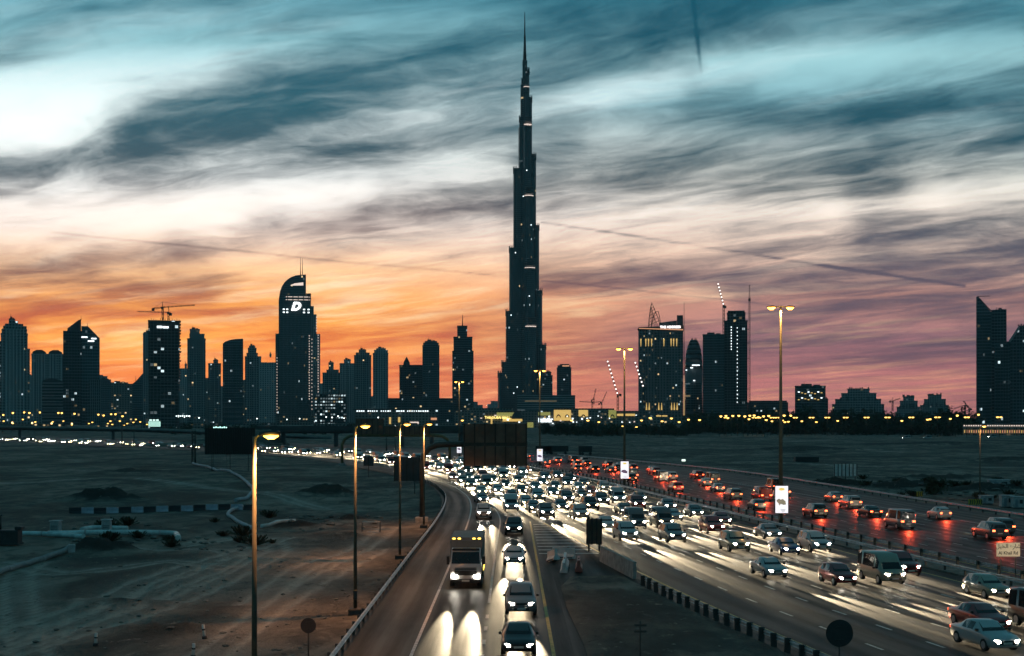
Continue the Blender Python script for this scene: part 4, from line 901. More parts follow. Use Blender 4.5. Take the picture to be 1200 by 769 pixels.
# --- right cluster
o = Bld('hotel_tower', 'broad hotel slab with a leaf shaped roof sculpture, orange lit cornice and glowing uplight wedges', 774.5, 1950)
o.poly('tower_shaft', [(748, 498), (748, 386), (800.5, 388), (800.5, 498)], 0, 30, FC['hotel']); o.poly('cornice', [(747, 385.8), (748.5, 383.4), (801, 381.5), (801, 387.6)], -1.2, 31, pbr('cornice', (.2, .12, .09), .6))
o.poly('cornice_light', [(748.6, 385.2), (749, 384.4), (800.5, 386.2), (800.5, 387.4)], -1.7, -1.25, LO)
o.poly('roof_screen', [(773, 382), (773, 378.2), (793, 375.8), (793, 382)], 2, 12, ROOF); o.rect('stair_tower', 793.3, 800.4, 369.6, 382, 14, ROOF, 12)
def leaf(px_list, y):
    b = MB(); P_ = [Vector((o.x(a), y, o.z(bb))) for a, bb in px_list]; b.tube(P_, .55, 6); return b
e1 = [(759.8, 383), (760.5, 374), (762, 362), (763.6, 354), (766, 360), (768.5, 366), (771.5, 373), (773.5, 383)]
leaf(e1, 4).build('roof_sculpture', METAL, o.root); leaf([(763, 383), (765, 372), (768.5, 365), (771.3, 364.5), (773, 371), (774.5, 383)], 8).build('roof_sculpture', METAL, o.root)
b = MB()
for i in range(7):
    a = lerp(760.2, 763, i / 6); c_ = lerp(773.4, 764.5, i / 6); yy = lerp(381, 358, i / 6); b.tube([Vector((o.x(a), 5, o.z(yy))), Vector((o.x(c_), 7, o.z(yy - 6 + i * .5)))], .3, 5)
for i in range(6): b.tube([Vector((o.x(761 + 2 * i), 6, o.z(382))), Vector((o.x(763.2 + .5 * i), 6, o.z(357 + 2.4 * i)))], .3, 5)
b.build('sculpture_lattice', METAL, o.root)
o.mast('edge_mast', 801.6, 354.5, 440, .7, -1); o.mast('edge_mast', 801.6, 440, 497, .9, -1.5, LG)
text_mesh('name_sign', 'THE ADDRESS', 4.6, glow('name_white', (1, .95, .95), 3), o.root, (o.x(785.5), -2.0, o.z(383.6)), ext=.3, bold=.12)
for a in (751, 756.8, 760, 763.6, 778, 786.4, 789.4, 793): o.poly('uplight_wash', [(a - .8, 397), (a + .8, 397), (a + .25, 406), (a - .25, 406)], -.6, -.1, LY)  # glowing wedges, top and foot, stand in for uplight wash on the wall
for a in (757.6, 760.8, 772, 775.3, 787, 790.2, 793.5): o.poly('uplight_wash', [(a - .9, 480.5), (a + .9, 480.5), (a + .2, 472), (a - .2, 472)], -.6, -.1, LY)
for a in (754, 769, 773, 783, 797): o.rect('pilaster', a, a + 1.5, 390, 498, 0, FC['hotel'], 1.0)
o.rect('podium', 745, 812, 487, 498, -4, FC['low'], 10)
for a in (769, 776): o.rect('lit_panel', a, a + 6, 486.8, 488.3, -14.1, LY, .4)
o = Bld('pointed_tower', 'dark pointed tower like a bullet with a spiky tip, right of the hotel slab', 813, 2150)
prof = [(.5, 498), (.5, 432), (.49, 424), (.46, 416), (.41, 410), (.34, 404.5), (.26, 400.5), (.2, 398)]
b = MB(); W_ = o.x(824) - o.x(803); n = 14
for (r0, ya), (r1, yb) in zip(prof, prof[1:]): b.cyl(0, 16, o.z(ya), o.z(yb), r0 * W_, r1 * W_, n)
b.build('tower_shaft', FC['dark'], o.root)
b = MB()
for i in range(6): a = 2 * math.pi * i / 6; b.cyl(3.6 * math.cos(a), 16 + 3.6 * math.sin(a), o.z(399), o.z(395.2), 1.2, .25, 5)
b.build('crown_spikes', METAL, o.root)
for a, bb, yy in ((811, 820, 428), (803.5, 806.5, 433.5), (809, 812, 431), (812.5, 814.5, 446)): o.rect('lit_window', a, bb, yy - .5, yy + .6, 1.5 if a > 805 else 8, LW, .8)
simple('office_tower', 'plain banded slab tower with roof lamps, left of the tower with the hoist', 2100, [(823.5, 849, 392)], 'teal', 34, fin=9)
o = simple('unfinished_tower', 'tall unfinished tower with a ring cap, columns of site lights and a hoist mast', 2100, [(848.5, 876, 376), (852, 873.5, 366.5), (853, 872.5, 364.5)], 'site', 34, plant=False, fin=7)
o.dots('light_column', 857, 384, 410, 9, -.1, LW, 1.3, 1.6); o.dots('light_column', 864, 385, 472, 20, -.1, LW, 1.0, 1.4); o.rect('site_light', 855.5, 860, 369, 371.5, 2.5, LW, .6)
b = MB(); lattice(b, (o.x(878.3), 4, 0), (o.x(878.3), 4, o.z(348)), 2.2, 60); lattice(b, (o.x(878.3), 4, o.z(348)), (o.x(878.3), 4, o.z(334)), 1.3, 8); b.build('hoist_mast', METAL, o.root)
b = MB()
for yy in (386, 402, 420, 438, 456): b.tube([(o.x(873), 4, o.z(yy)), (o.x(878.3), 4, o.z(yy))], .5, 5)
b.build('hoist_ties', METAL, o.root)
b = MB(); b.box(o.x(877), o.x(879.6), 2.4, 5.6, o.z(353), o.z(350)); b.build('hoist_cab', METAL, o.root)
crane('luffing crane with a lit jib on the left of the tall unfinished tower', 2110, (848, 392), (848, 358.5), (841, 331.5), (850, 359), 7, 0, 2.4, True)
crane('luffing crane with a lit jib low in the gap left of the hotel slab', 2000, (724, 481), (724, 463.5), (711.5, 422), (727, 462), 9, 0, 2.4, True)
crane('luffing crane whose lit jib leans against the left edge of the hotel slab', 1990, (749.5, 475), (749.5, 456), (739.5, 425.5), (752, 456), 7, -60, 2.2, True)
crane('small flat topped crane above the shopping centre, far off', 3000, (694, 482), (694, 471.5), (679, 470.5), (704, 471), 0, 0, 2.6)
crane('small luffing crane above the shopping centre, left of the other luffing one', 3000, (696.5, 474), (696.5, 467), (699, 455), (694, 469), 0, 20, 2.4, True)
crane('small luffing crane above the shopping centre, far off on the right', 3050, (705, 482), (705, 473), (711, 459), (702, 473), 0, 0, 2.4, True)
simple('office_block', 'wide low dark block at the foot of the hoist tower', 2200, [(876, 923.5, 472), (878, 922, 470)], 'dark', 40, plant=False, fin=12)
o = simple('office_block', 'square block with rows of lit windows standing alone on the right', 1900, [(931.5, 967.5, 452.5)], 'dark', 34, fin=9)
for i in range(16): a = 935 + (i % 8) * 3.8; yy = 459 + (i // 8) * 7 + (i % 3); o.rect('lit_window', a, a + 2.2, yy, yy + 1, -1.1, LY if i % 3 else LW, .3)
simple('office_block', 'dark annexe against the right side of the square block', 1950, [(967, 970.5, 468)], 'dark', 20)
def terraced(label, x0, x1, yt, D_, seed):
    o = Bld('apartment_block', label, .5 * (x0 + x1), D_, 'building'); r_ = random.Random(seed); w_ = x1 - x0
    o.blocks('main_block', [(x0, x1, yt + 20), (x0 + w_ * .06, x1 - w_ * .06, yt + 14), (x0 + w_ * .18, x1 - w_ * .15, yt + 7), (x0 + w_ * .3, x1 - w_ * .28, yt + 2)], FC['res'], 36)
    for i in range(11): b = MB(); xx = lerp(x0 + w_ * .3, x1 - w_ * .3, i / 10); b.box(o.x(xx) - 1, o.x(xx) + 1, 6, 12, o.z(yt + 2), o.z(yt + 2 - r_.uniform(.4, 2.6))); b.build('roof_turret', ROOF, o.root)
    for i in range(1, 7): b = MB(); xx = lerp(x0 + 2, x1 - 2, i / 7); b.box(o.x(xx) - 1.2, o.x(xx) + 1.2, -1, 9, o.z(yt + 16), o.z(yt + 13 - r_.uniform(0, 3))); b.build('roof_turret', ROOF, o.root)
    o.fins('facade_fins', x0 + 1, x1 - 1, yt + 21, 496, 9); return o
terraced('terraced block with a crowd of roof turrets right of the square block', 975, 1036, 454, 1950, 1)
terraced('terraced block with a domed roofline, left one of the two by the small cranes', 1049, 1080, 463, 2150, 2)
terraced('terraced block with a boxier roofline, right one of the two by the small cranes', 1076, 1114, 461, 2200, 3)
crane('small distant crane beside the domed terraced block', 2700, (1046, 482), (1046, 470), (1055, 467), (1043, 470), 0, 0, 2.4)
crane('small distant crane with its jib left, in the gap before the right hand towers', 2700, (1131, 486), (1131, 475), (1118, 479), (1134, 476), 0, 0, 2.4)
crane('small distant luffing crane in the gap before the right hand towers', 2800, (1136, 486), (1136, 479), (1129, 470), (1138, 479), 0, 0, 2.4, True)
o = Bld('office_tower', 'dark tower with a knife edged slanting top at the right edge', 1161, 1700)
o.poly('tower_shaft', [(1144, 498), (1144, 347.5), (1146, 348), (1161.5, 366), (1161.5, 498)], 0, 34, FC['teal']); o.poly('wing', [(1161.5, 498), (1161.5, 363), (1179.5, 362.5), (1180, 498)], 4, 34, FC['dark'])
o.poly('slant_frame', [(1145, 347.3), (1146, 346.8), (1162, 364.5), (1161, 365)], -.8, .4, METAL); o.rect('window_crane', 1145, 1160, 346.3, 346.9, 6, METAL, 1)
b = MB(); b.box(o.x(1170), o.x(1174), 10, 16, o.z(362.5), o.z(360.5)); b.cyl(o.x(1168), 10, o.z(362.5), o.z(359.5), .4, .2, 6); b.build('roof_plant', ROOF, o.root); o.fins('facade_fins', 1146, 1160, 368, 494, 6)
o = simple('office_tower', 'lower flat topped teal block joined between the right hand towers', 1640, [(1165, 1188, 406), (1167, 1187, 402)], 'teal', 24, fin=7)
o = Bld('office_tower', 'tower with a sloping glass top cut off by the right edge', 1200, 1600); o.poly('tower_shaft', [(1184, 498), (1184, 401), (1181, 401), (1194, 381.5), (1216, 381.5), (1216, 498)], 0, 34, FC['dark'])
o.poly('slope_glass', [(1181.6, 400.4), (1184.5, 400.4), (1195.5, 384), (1193.8, 382)], -.8, -.02, pbr('slope_panel', (.3, .33, .33), .3)); o.fins('facade_fins', 1186, 1214, 402, 494, 6)
b = MB()
for i in range(5): b.box(o.x(1193 + i * 3), o.x(1194.5 + i * 3), 4, 8, o.z(381.5), o.z(380 - (i % 2)))
b.build('roof_plant', ROOF, o.root)
# ------------------------------------------------------------------ bridges, far street lamps, trees
DECK = pbr('deck_concrete', (.17, .16, .16), .9, var=.2, scale=.2)
t = thing('flyover', 'grey flyover on round piers curving in from the left edge, below the left towers', 'bridge')
fp = catmull([(*W_,) for W_ in [(-420, 760, 3.0), (-372, 800, 7.0), (-330, 830, 8.0), (-285, 860, 7.2), (-235, 880, 6.0), (-170, 895, 3.2), (-120, 905, .4)]], 6)
path = []
for i, p in enumerate(fp):
    tg = (fp[min(i + 1, len(fp) - 1)] - fp[max(i - 1, 0)]).normalized(); path.append((p.x, p.y, p.z, tg.x, tg.y))
b = MB(); b.sweep([(-6, 0), (6, 0), (6, .3), (3, -1.6), (-3, -1.6), (-6, .3)][::-1] and [(-6, .1), (-6, -.4), (-3, -1.7), (3, -1.7), (6, -.4), (6, .1)], path); b.build('deck', DECK, t)
b = MB(); b.sweep([(5.7, .1), (6.0, .1), (6.0, 1.1), (5.7, 1.1)], path); b.build('parapet', CONC, t)
b = MB(); b.sweep([(-6.0, .1), (-5.7, .1), (-5.7, 1.1), (-6.0, 1.1)], path); b.build('parapet', CONC, t)
for i in range(5, len(path) - 14, 9):
    x, y, z, tx, ty = path[i]; b = MB(); b.cyl(x, y, -.8, z - 1.5, .9, .9, 12); b.build('pier', DECK, t)
t = thing('overpass', 'long dark overpass across the highway behind the portal gantry', 'bridge')
b = MB(); ya = 640; b.box(ax(300, ya), ax(548, ya), ya, ya + 11, 6.9, 8.4); b.box(ax(300, ya), ax(548, ya), ya + 2.5, ya + 8.5, 6.0, 6.9); b.build('deck', DECK, t)
b = MB(); b.box(ax(300, ya), ax(548, ya), ya - .3, ya - .02, 7.4, 9.5); b.build('parapet', pbr('parapet_dark', (.09, .09, .09), .9), t)
for px_ in (330, 392, 470, 505, 540):
    b = MB(); b.cyl(ax(px_, ya), ya + 5.5, -.6, 6.0, 1.0, 1.0, 12); b.build('pier', DECK, t)
b = MB(); x0, x1 = ax(260, ya), ax(318, ya); b.loft([[(x, ya - 9 - 4, -.8), (x, ya - 1, hh), (x, ya + 12, hh), (x, ya + 24, -.8)] for x, hh in ((x0 - 40, .2), (x0, 4.5), (x1 - 8, 8.0), (x1, 8.0), (x1 + 6, -.2))], False); b.build('abutment_slope', SAND, t)
# lamps: one mesh each, two sorts
def lamp_mesh(hh, double, lens, r=.62):
    b = MB(); b.cyl(0, 0, 0, hh, .2, .12, 6)
    if double: b.tube([(-1.3, 0, hh - .1), (0, 0, hh), (1.3, 0, hh - .1)], .1, 5)
    else: b.tube([(0, 0, hh - .1), (.9, 0, hh + .1)], .09, 5)
    for s in ((-1, 1) if double else (1,)):
        b.cur = 0; b.box(s * 1.2 - .7, s * 1.2 + .7, -.3, .3, hh - .1, hh + .15)
        b.cur = 1; b.loft([[(s * 1.2 + a * c_, r * s_ * .9, hh - .15 - dpt) for c_, s_ in ((1, 0), (.7, .7), (0, 1), (-.7, .7), (-1, 0), (-.7, -.7), (0, -1), (.7, -.7))] for a, dpt in ((r, 0), (r, .35), (r * .6, .7), (.05, .78))], True)
        b.cur = 0
    return b.mesh('street_lamp', [POLE_D, lens])
LM_D = lamp_mesh(15.5, True, SODIUM_FAR, .95); LM_S = lamp_mesh(11.0, False, SODIUM_FAR, .95); LM_W = lamp_mesh(10.0, False, WHITE_FAR, .6)
def far_lamp(me, hh, px_, py_, D_, label, group):
    o = bpy.data.objects.new('street_lamp', me); COL.objects.link(o); z = up(py_, D_) - hh
    o.location = (ax(px_, D_), D_, -.9); o.scale.z = (up(py_, D_) + .9) / hh if me is not LM_D else 1.0; tag(o, label, 'street lamp', group); o.rotation_euler.z = random.uniform(-.3, .3); return o
for px_, py_ in ((851, 491.5), (884, 490), (889, 490.4), (905, 490), (911, 490.2), (932, 489.5), (951, 489), (969.6, 488.6), (991, 488), (1015.5, 487.5), (1040, 487.5), (1068, 487), (1098.6, 485.5), (1133, 484), (1171, 484)):
    D_ = 5 + (15.5 - .9 - 12.4) * F / (492 - py_ + .35) if False else 1180 - (px_ - 850) * .75
    far_lamp(LM_D, 15.5, px_, py_, D_, 'double headed amber street lamp in the row before the dark trees at right', 'double lamps of the right hand row')
rr = random.Random(21)
for px_, py_ in [(843, 487), (849, 486.5), (857, 486.5), (864, 486.3), (871, 487), (877, 486.2), (882, 486), (887, 488), (893, 487), (899, 486.5), (917, 486), (925, 486), (876, 490.5), (896, 491.5), (903, 493), (915, 492), (922, 493.5), (918, 494), (938, 493), (955, 494), (980, 492.5), (1055, 492.5), (1085, 491), (1088, 490.5), (1112, 490), (1120, 486), (1145, 485)]:
    far_lamp(LM_S, 11, px_, py_, 1010 + rr.uniform(0, 90), 'small amber street lamp scattered among the dark trees at right', 'small lamps among the right hand trees')
for px_, py_ in [(2.5, 485.4), (13.6, 483), (27, 482.4), (33, 483), (45.6, 482.4), (67, 483), (71, 483.2), (86, 484), (114, 485), (120, 486), (142, 487), (129, 484.6), (134, 484.5), (25.6, 491), (40, 494), (60.6, 494), (73, 493), (107, 494.5), (83, 498), (103, 496), (125, 496), (130, 497), (148, 496), (144, 498), (171, 497), (158, 491), (163, 494), (128, 493), (139, 493), (155, 494.5), (3, 493), (14, 496)]:
    far_lamp(LM_S, 11, px_, py_, 1250 + rr.uniform(0, 300), 'small amber street lamp scattered below the left hand towers', 'small lamps below the left hand towers')
for px_, py_ in [(540, 492), (687, 492), (760, 489), (785, 489.5), (750, 492), (805, 491), (818, 491.5), (851, 489), (700, 494), (728, 499), (744, 500), (668, 492), (774, 493), (794, 494)]:
    far_lamp(LM_S, 11, px_, py_, 985 + rr.uniform(0, 60), 'small amber street lamp in front of the shopping centre and hotel', 'small lamps in front of the shopping centre')
for px_, py_ in [(381, 488), (388, 488.5), (395, 487), (208, 487.5), (215, 488), (221, 487), (232, 489), (442, 488.5), (402, 489.5), (462, 499), (350, 490), (335, 491), (300, 490)]:
    far_lamp(LM_W, 10, px_, py_, 1550 + rr.uniform(0, 200), 'small white lamp at the foot of the towers left of centre', 'small white lamps at the tower feet')
# lanterns on the flyover parapet
lm = MB(); lm.cyl(0, 0, 0, 1.2, .12, .1, 6); lm.cur = 1; lm.cyl(0, 0, 1.2, 2.2, .55, .45, 8); LANT = lm.mesh('parapet_lantern', [POLE_D, glow('lantern_amber', (1, .62, .25), 4)])
for i in range(4, len(path) - 26, 2):
    x, y, z, tx, ty = path[i]; o = bpy.data.objects.new('parapet_lantern', LANT); COL.objects.link(o); o.location = (x + ty * 5.85, y - tx * 5.85, z + 1.1); tag(o, 'amber lantern on the parapet of the curved flyover', 'lantern', 'lanterns along the flyover')
# lit signs at left
o = Bld('lit_sign', 'bright green white illuminated board at the foot of the unfinished tower', 181, 1400, 'lit sign')
o.rect('board', 174, 188, 494, 500, 0, glow('board_mint', (.6, 1, .85), 1.1), .6); o.rect('post', 178, 178.6, 500, 504, .5, POLE_D, .6); o.rect('post', 184, 184.6, 500, 504, .5, POLE_D, .6)
for a in (175, 179, 183): o.rect('top_panel', a, a + 3, 491.6, 493.4, 0, glow('board_mint_%d' % a, (.7, 1, .9), 1.4), .6)
for i in range(5): o.rect('text_line', 175, 187, 495 + i, 495.25 + i, -.62, pbr('board_line_%d' % i, (.1, .2, .18)), .1)
for (a, bb, yy, lab) in ((206, 222, 488.2, 'row of bright white floodlights below the slim stepped tower'), (250, 266, 501.6, 'row of mint white lights on top of the dark hoarding')):
    D_ = 1500 if a < 240 else 345
    o = Bld('floodlight_row', lab, .5 * (a + bb), D_, 'floodlight'); b = MB(); zz = o.z(yy); b.box(o.x(a), o.x(bb), 0, .5 * o.k, zz - .5 * o.k, zz); b.box(o.x(a), o.x(a) + .4 * o.k, 0, .4 * o.k, 0, zz); b.box(o.x(bb) - .4 * o.k, o.x(bb), 0, .4 * o.k, 0, zz); b.build('rail', POLE_D, o.root)
    for i in range(7):
        xx = lerp(a + .8, bb - .8, i / 6); b = MB(); b.box(o.x(xx) - .7 * o.k, o.x(xx) + .7 * o.k, -.3 * o.k, -.02, zz, zz + (1 + .5 * (i % 2)) * o.k); b.build('floodlight', glow('flood_%d_%d' % (a, i), (.85, 1, .98) if a < 240 else (.5, 1, .9), 3), o.root)
# railing building at far right
o = Bld('market_hall', 'long low hall at the right edge with two rows of white and amber lights', 1170, 1050, 'building')
o.blocks('hall', [(1128, 1216, 500)], FC['low'], 30)
for i in range(26):
    a = 1129 + i * 2.8
    o.rect('roof_light', a, a + 1.5, 498.2, 499.6, -.3, LB_, .6); o.rect('lit_bay', a + .6, a + 1.5, 504, 507.5, -.2, LO if i % 3 else LY, .3)
o.fins('columns', 1128.5, 1215, 500.5, 511, 32, -.4, .6, .5, CONC); o.blocks('terrace', [(1120, 1216, 511)], CONC, 6, -8)
# trees: tapered trunk, limbs, and a crown of leaf clumps
LEAF = pbr('foliage', (.05, .065, .035), .9, var=.5, scale=.6); BARK = pbr('bark', (.10, .075, .05), .95, var=.3)
def tree_meshes(seed, hh, rad, n):
    r_ = random.Random(seed); tr = MB(); tr.tube([(0, 0, -.3), (.1, 0, hh * .3), (.25, .1, hh * .55)], .28, 7, .12); limbs = []
    for i in range(9):
        a = r_.uniform(0, 6.28); e = Vector((math.cos(a) * rad * .6, math.sin(a) * rad * .6, hh * r_.uniform(.22, .88))); tr.tube([(.15, .05, hh * .35), e * .55 + Vector((0, 0, hh * .15)), e], .12, 5, .04); limbs.append(e)
    cr = MB()
    for i in range(n):
        c = r_.choice(limbs) + Vector((r_.gauss(0, rad * .32), r_.gauss(0, rad * .32), r_.gauss(0, hh * .11))); s = r_.uniform(.4, .85)
        for k in range(3):
            q_ = Matrix.Rotation(r_.uniform(0, 6.28), 3, Vector((r_.gauss(0, 1), r_.gauss(0, 1), r_.gauss(0, 1))).normalized()); d = Vector((r_.gauss(0, .3), r_.gauss(0, .3), r_.gauss(0, .3)))
            cr.add([c + d + q_ @ Vector(p) * s for p in ((-1, 0, 0), (0, -.45, .1), (1, 0, 0), (0, .45, .1))], [(0, 1, 2, 3)])
    return tr.mesh('trunk', BARK), cr.mesh('crown', LEAF)
TM = [tree_meshes(s, hh, rd, 330) for s, hh, rd in ((1, 8.5, 4.6), (2, 7.0, 4.2), (3, 10, 5.0), (4, 6.2, 3.8))]
rr = random.Random(4)
def tree(x, y, sc, label, group):
    t = thing('tree', label, 'tree', (x, y, -.5), rr.uniform(0, 6.28), group); tm = rr.choice(TM); a = inst('trunk', tm[0], t); c = inst('crown', tm[1], t); t.scale = (sc, sc, sc * rr.uniform(.7, 1.15)); return t
for i in range(96):
    px_ = lerp(812, 1135, i / 95) + rr.uniform(-2, 2); D_ = 1260 + rr.uniform(-30, 180) - (px_ - 812) * .5; tree(ax(px_, D_), D_, rr.uniform(1.5, 2.3), 'dark bushy tree in the long belt behind the right hand lamp row', 'trees of the right hand belt')
for i in range(44):
    px_ = lerp(640, 812, i / 43) + rr.uniform(-2, 2); D_ = 1080 + rr.uniform(-30, 160); tree(ax(px_, D_), D_, rr.uniform(.9, 1.4), 'dark low tree in the belt in front of the shopping centre', 'trees before the shopping centre')
for i in range(22):
    px_ = lerp(190, 415, i / 21) + rr.uniform(-3, 3); D_ = 1150 + rr.uniform(-30, 160); tree(ax(px_, D_), D_, rr.uniform(.7, 1.0), 'dark low tree below the towers left of centre', 'trees below the left towers')
tree(72.0, 232, .42, 'single dark bush beside the lone street lamp at far right', None)
# ------------------------------------------------------------------ things on the sand
def gh(x, y): return ground_h(x, y)[0]
BLK_W = pbr('barrier_pale', (.42, .42, .5), .7, var=.2); BLK_D = pbr('barrier_black', (.03, .03, .035), .7)
PIPE = pbr('pipe_white', (.55, .66, .66), .45, var=.25, scale=.6); GREYW = pbr('grey_white', (.45, .45, .45), .8, var=.25)
def jersey(mat):
    b = MB(); prof = [(-.3, 0), (.3, 0), (.28, .15), (.13, .4), (.09, .85), (-.09, .85), (-.13, .4), (-.28, .15)]
    b.loft([[(-.8, a, z) for a, z in prof], [(.8, a, z) for a, z in prof]], False)
    for xx in (-.45, .45): b.box(xx - .12, xx + .12, -.302, -.298, .02, .1)
    return b.mesh('road_block', mat)
JW, JD = jersey(BLK_W), jersey(BLK_D)
for i in range(15):
    a = i / 14; p = G(lerp(88, 292, a), lerp(598.5, 593.5, a)); o = bpy.data.objects.new('road_block', JD if i % 2 == 0 else JW); COL.objects.link(o)
    o.location = (p.x, p.y, gh(p.x, p.y) - .05); o.rotation_euler.z = R(18 + random.uniform(-5, 5))
    tag(o, 'black road block in the alternating row across the left desert' if i % 2 == 0 else 'pale road block in the alternating row across the left desert', 'road block', 'black road blocks' if i % 2 == 0 else 'pale road blocks')
def pipe(label, pts_px, r, zo=.0, mat=PIPE, flange=None, cat='pipe', name='pipe'):
    P_ = []
    for p in catmull([G(*q).xy for q in pts_px], 1.2): P_.append(Vector((p.x, p.y, gh(p.x, p.y) + r * .8 + zo)))
    t = thing(name, label, cat, (P_[0].x, P_[0].y, 0)); o_ = Vector((P_[0].x, P_[0].y, 0))
    b = MB(); b.tube([p - o_ for p in P_], r, 10); b.build('pipe_run', mat, t)
    if flange:
        b = MB()
        for i in range(3, len(P_) - 1, flange):
            d = (P_[i + 1] - P_[i - 1]).normalized() * .09; b.tube([P_[i] - o_ - d, P_[i] - o_ + d], r * 1.14, 10)
        b.build('coupling_rings', GREYW, t)
    return t
pipe('thick pale pipe lying across the left desert, bent down at its right end', [(56, 628), (100, 627.5), (150, 626.5), (200, 625), (207, 627), (209, 632)], .3, .15, flange=5)
pipe('second pale pipe, thinner and left of the bent one', [(14, 627), (40, 627), (62, 628), (98, 631)], .25, .1, flange=5)
pipe('pale pipe stub slanting out behind the two white vent boxes', [(96, 622), (108, 619.5), (150, 619)], .28, .1)
pipe('thin pale hose winding down the far sand left of the tall nearest lamp', [(226, 543), (248, 549), (268, 555), (284, 562), (295, 570), (296, 577), (289, 583), (276, 586)], .3, .1, pbr('hose_grey', (.4, .4, .43), .7), name='hose', cat='hose')
pipe('short pale hose curling down the sand just behind the nearest lamp pole', [(284, 591), (270, 598), (268, 603), (280, 610), (297, 617)], .24, .1, pbr('hose_grey_b', (.4, .4, .42), .7), name='hose', cat='hose')
pipe('long grey pipe running down to the left edge of the photo', [(-6, 672), (20, 662), (50, 654), (82, 645)], .24, .1, pbr('pipe_grey', (.25, .27, .27), .7), flange=6)
pipe('short pale pipe among rubble, between the first two lamps', [(306, 614), (325, 613), (346, 612)], .22, .1)
def vent(label, px_, py_, w_=1.05, hh=1.5):
    p = G(px_, py_); t = thing('vent_box', label, 'vent box', (p.x, p.y, gh(p.x, p.y) - .1), R(random.uniform(-8, 8)))
    b = MB(); b.box(-w_ / 2, w_ / 2, -w_ / 2, w_ / 2, 0, hh - .25, bev=.04); b.build('box', GREYW, t)
    b = MB(); b.box(-w_ / 2 - .08, w_ / 2 + .08, -w_ / 2 - .08, w_ / 2 + .08, hh - .12, hh, bev=.03); b.box(-w_ / 2 + .06, w_ / 2 - .06, -w_ / 2 + .06, w_ / 2 - .06, hh - .25, hh - .12); b.build('cap', GREYW, t)
    b = MB()
    for i in range(4): b.box(-w_ / 2 + .12, w_ / 2 - .12, -w_ / 2 - .02, -w_ / 2 - .003, .3 + i * .2, .36 + i * .2)
    b.build('louvre', STEEL_D, t)
vent('left one of the two white vent boxes beside the pale pipe', 65.5, 622, 1.0, 1.55); vent('right one of the two white vent boxes, standing over the bent pipe', 125, 622, .95, 1.65)
p = G(84, 646); t = thing('concrete_block', 'small grey block at the upper end of the long grey pipe', 'concrete block', (p.x, p.y, gh(p.x, p.y) - .05), R(12)); b = MB(); b.box(-.32, .32, -.3, .3, 0, .75, bev=.05); b.build('block', GREYW, t); b = MB(); b.tube([(-.1, 0, .75), (-.1, 0, .86), (.1, 0, .86), (.1, 0, .75)], .02, 5); b.build('lifting_loop', STEEL_D, t)
# dark generator at the left edge
p = G(6, 637); t = thing('site_generator', 'dark boxy site generator with an exhaust stack at the left edge', 'generator', (p.x, p.y, gh(p.x, p.y)))
DK = pbr('machine_dark', (.035, .035, .035), .6); b = MB(); b.box(-1.4, 1.5, -.7, .7, .3, 1.6, bev=.1); b.build('housing', DK, t); b = MB(); b.box(-1.5, 1.6, -.75, .75, .12, .3); b.build('skid', STEEL_D, t); b = MB(); b.cyl(-.5, .1, 1.6, 2.9, .11, .09, 8); b.tube([(-.5, .1, 2.88), (-.45, .1, 3.0), (-.3, .1, 3.05)], .09, 6); b.build('exhaust_stack', STEEL_D, t)
b = MB()
for i in range(5): b.box(-1.1 + .4 * i, -.85 + .4 * i, -.72, -.703, .6, 1.3)
b.build('grille', STEEL_D, t); b = MB(); b.box(1.1, 1.8, -.5, .5, 1.6, 1.95, bev=.08); b.build('fuel_tank', DK, t)
def delineator(label, px_, py_, hh=.85, tilt=0):
    p = G(px_, py_); t = thing('marker_post', label, 'marker post', (p.x, p.y, gh(p.x, p.y) - .05)); t.rotation_euler.y = R(tilt)
    b = MB(); b.cyl(0, 0, .02, hh, .1, .085, 8); b.build('post', WPL, t); b = MB(); b.cyl(0, 0, 0, .22, .17, .14, 8); b.build('base', BLK_D, t); b = MB(); b.cyl(0, 0, hh * .62, hh * .72, .102, .1, 8); b.build('band', BLK_D, t)
delineator('white marker post with a dark foot, leftmost in the foreground sand', 112, 744, .8, 3); delineator('white marker post leaning on a dark foot, upper of the right hand pair', 240, 738, .9, -7); delineator('white marker post nearest the camera, lower one of the right pair in the sand', 226, 760, .85, 4)
p = G(435, 621); t = thing('hurdle', 'low white tube frame on the sand between the second and third lamps', 'hurdle', (p.x, p.y, gh(p.x, p.y)))
b = MB()
for q0, q1 in (((-1, -.4, .05), (1, -.4, .05)), ((-1, .5, .05), (1, .5, .05)), ((-1, -.4, 1.2), (1, -.4, 1.2)), ((-1, .5, 1.2), (1, .5, 1.2))): b.tube([q0, q1], .035, 6)
b.build('rails', WPL, t); b = MB()
for xx in (-1, 1):
    for yy in (-.4, .5): b.cyl(xx, yy, 0, 1.22, .03, .03, 6)
    b.tube([(xx, -.4, 1.2), (xx, .5, 1.2)], .03, 6)
b.build('uprights', STEEL_D, t)
ROCKM = []
for s in range(5):
    r_ = random.Random(s); b = MB(); rings = []
    for j in range(5):
        f = j / 4; rr_ = math.sin(math.pi * (f * .85 + .1)); rings.append([(math.cos(2 * math.pi * k / 8) * rr_ * r_.uniform(.7, 1.15), math.sin(2 * math.pi * k / 8) * rr_ * r_.uniform(.6, 1.1), f * .9 - .15) for k in range(8)])
    b.loft(rings, False); ROCKM.append(b.mesh('rubble_rock', pbr('rock_%d' % s, (.13 + .03 * s, .12 + .03 * s, .11 + .025 * s), .95, var=.35, bump=.5)))
rr = random.Random(8)
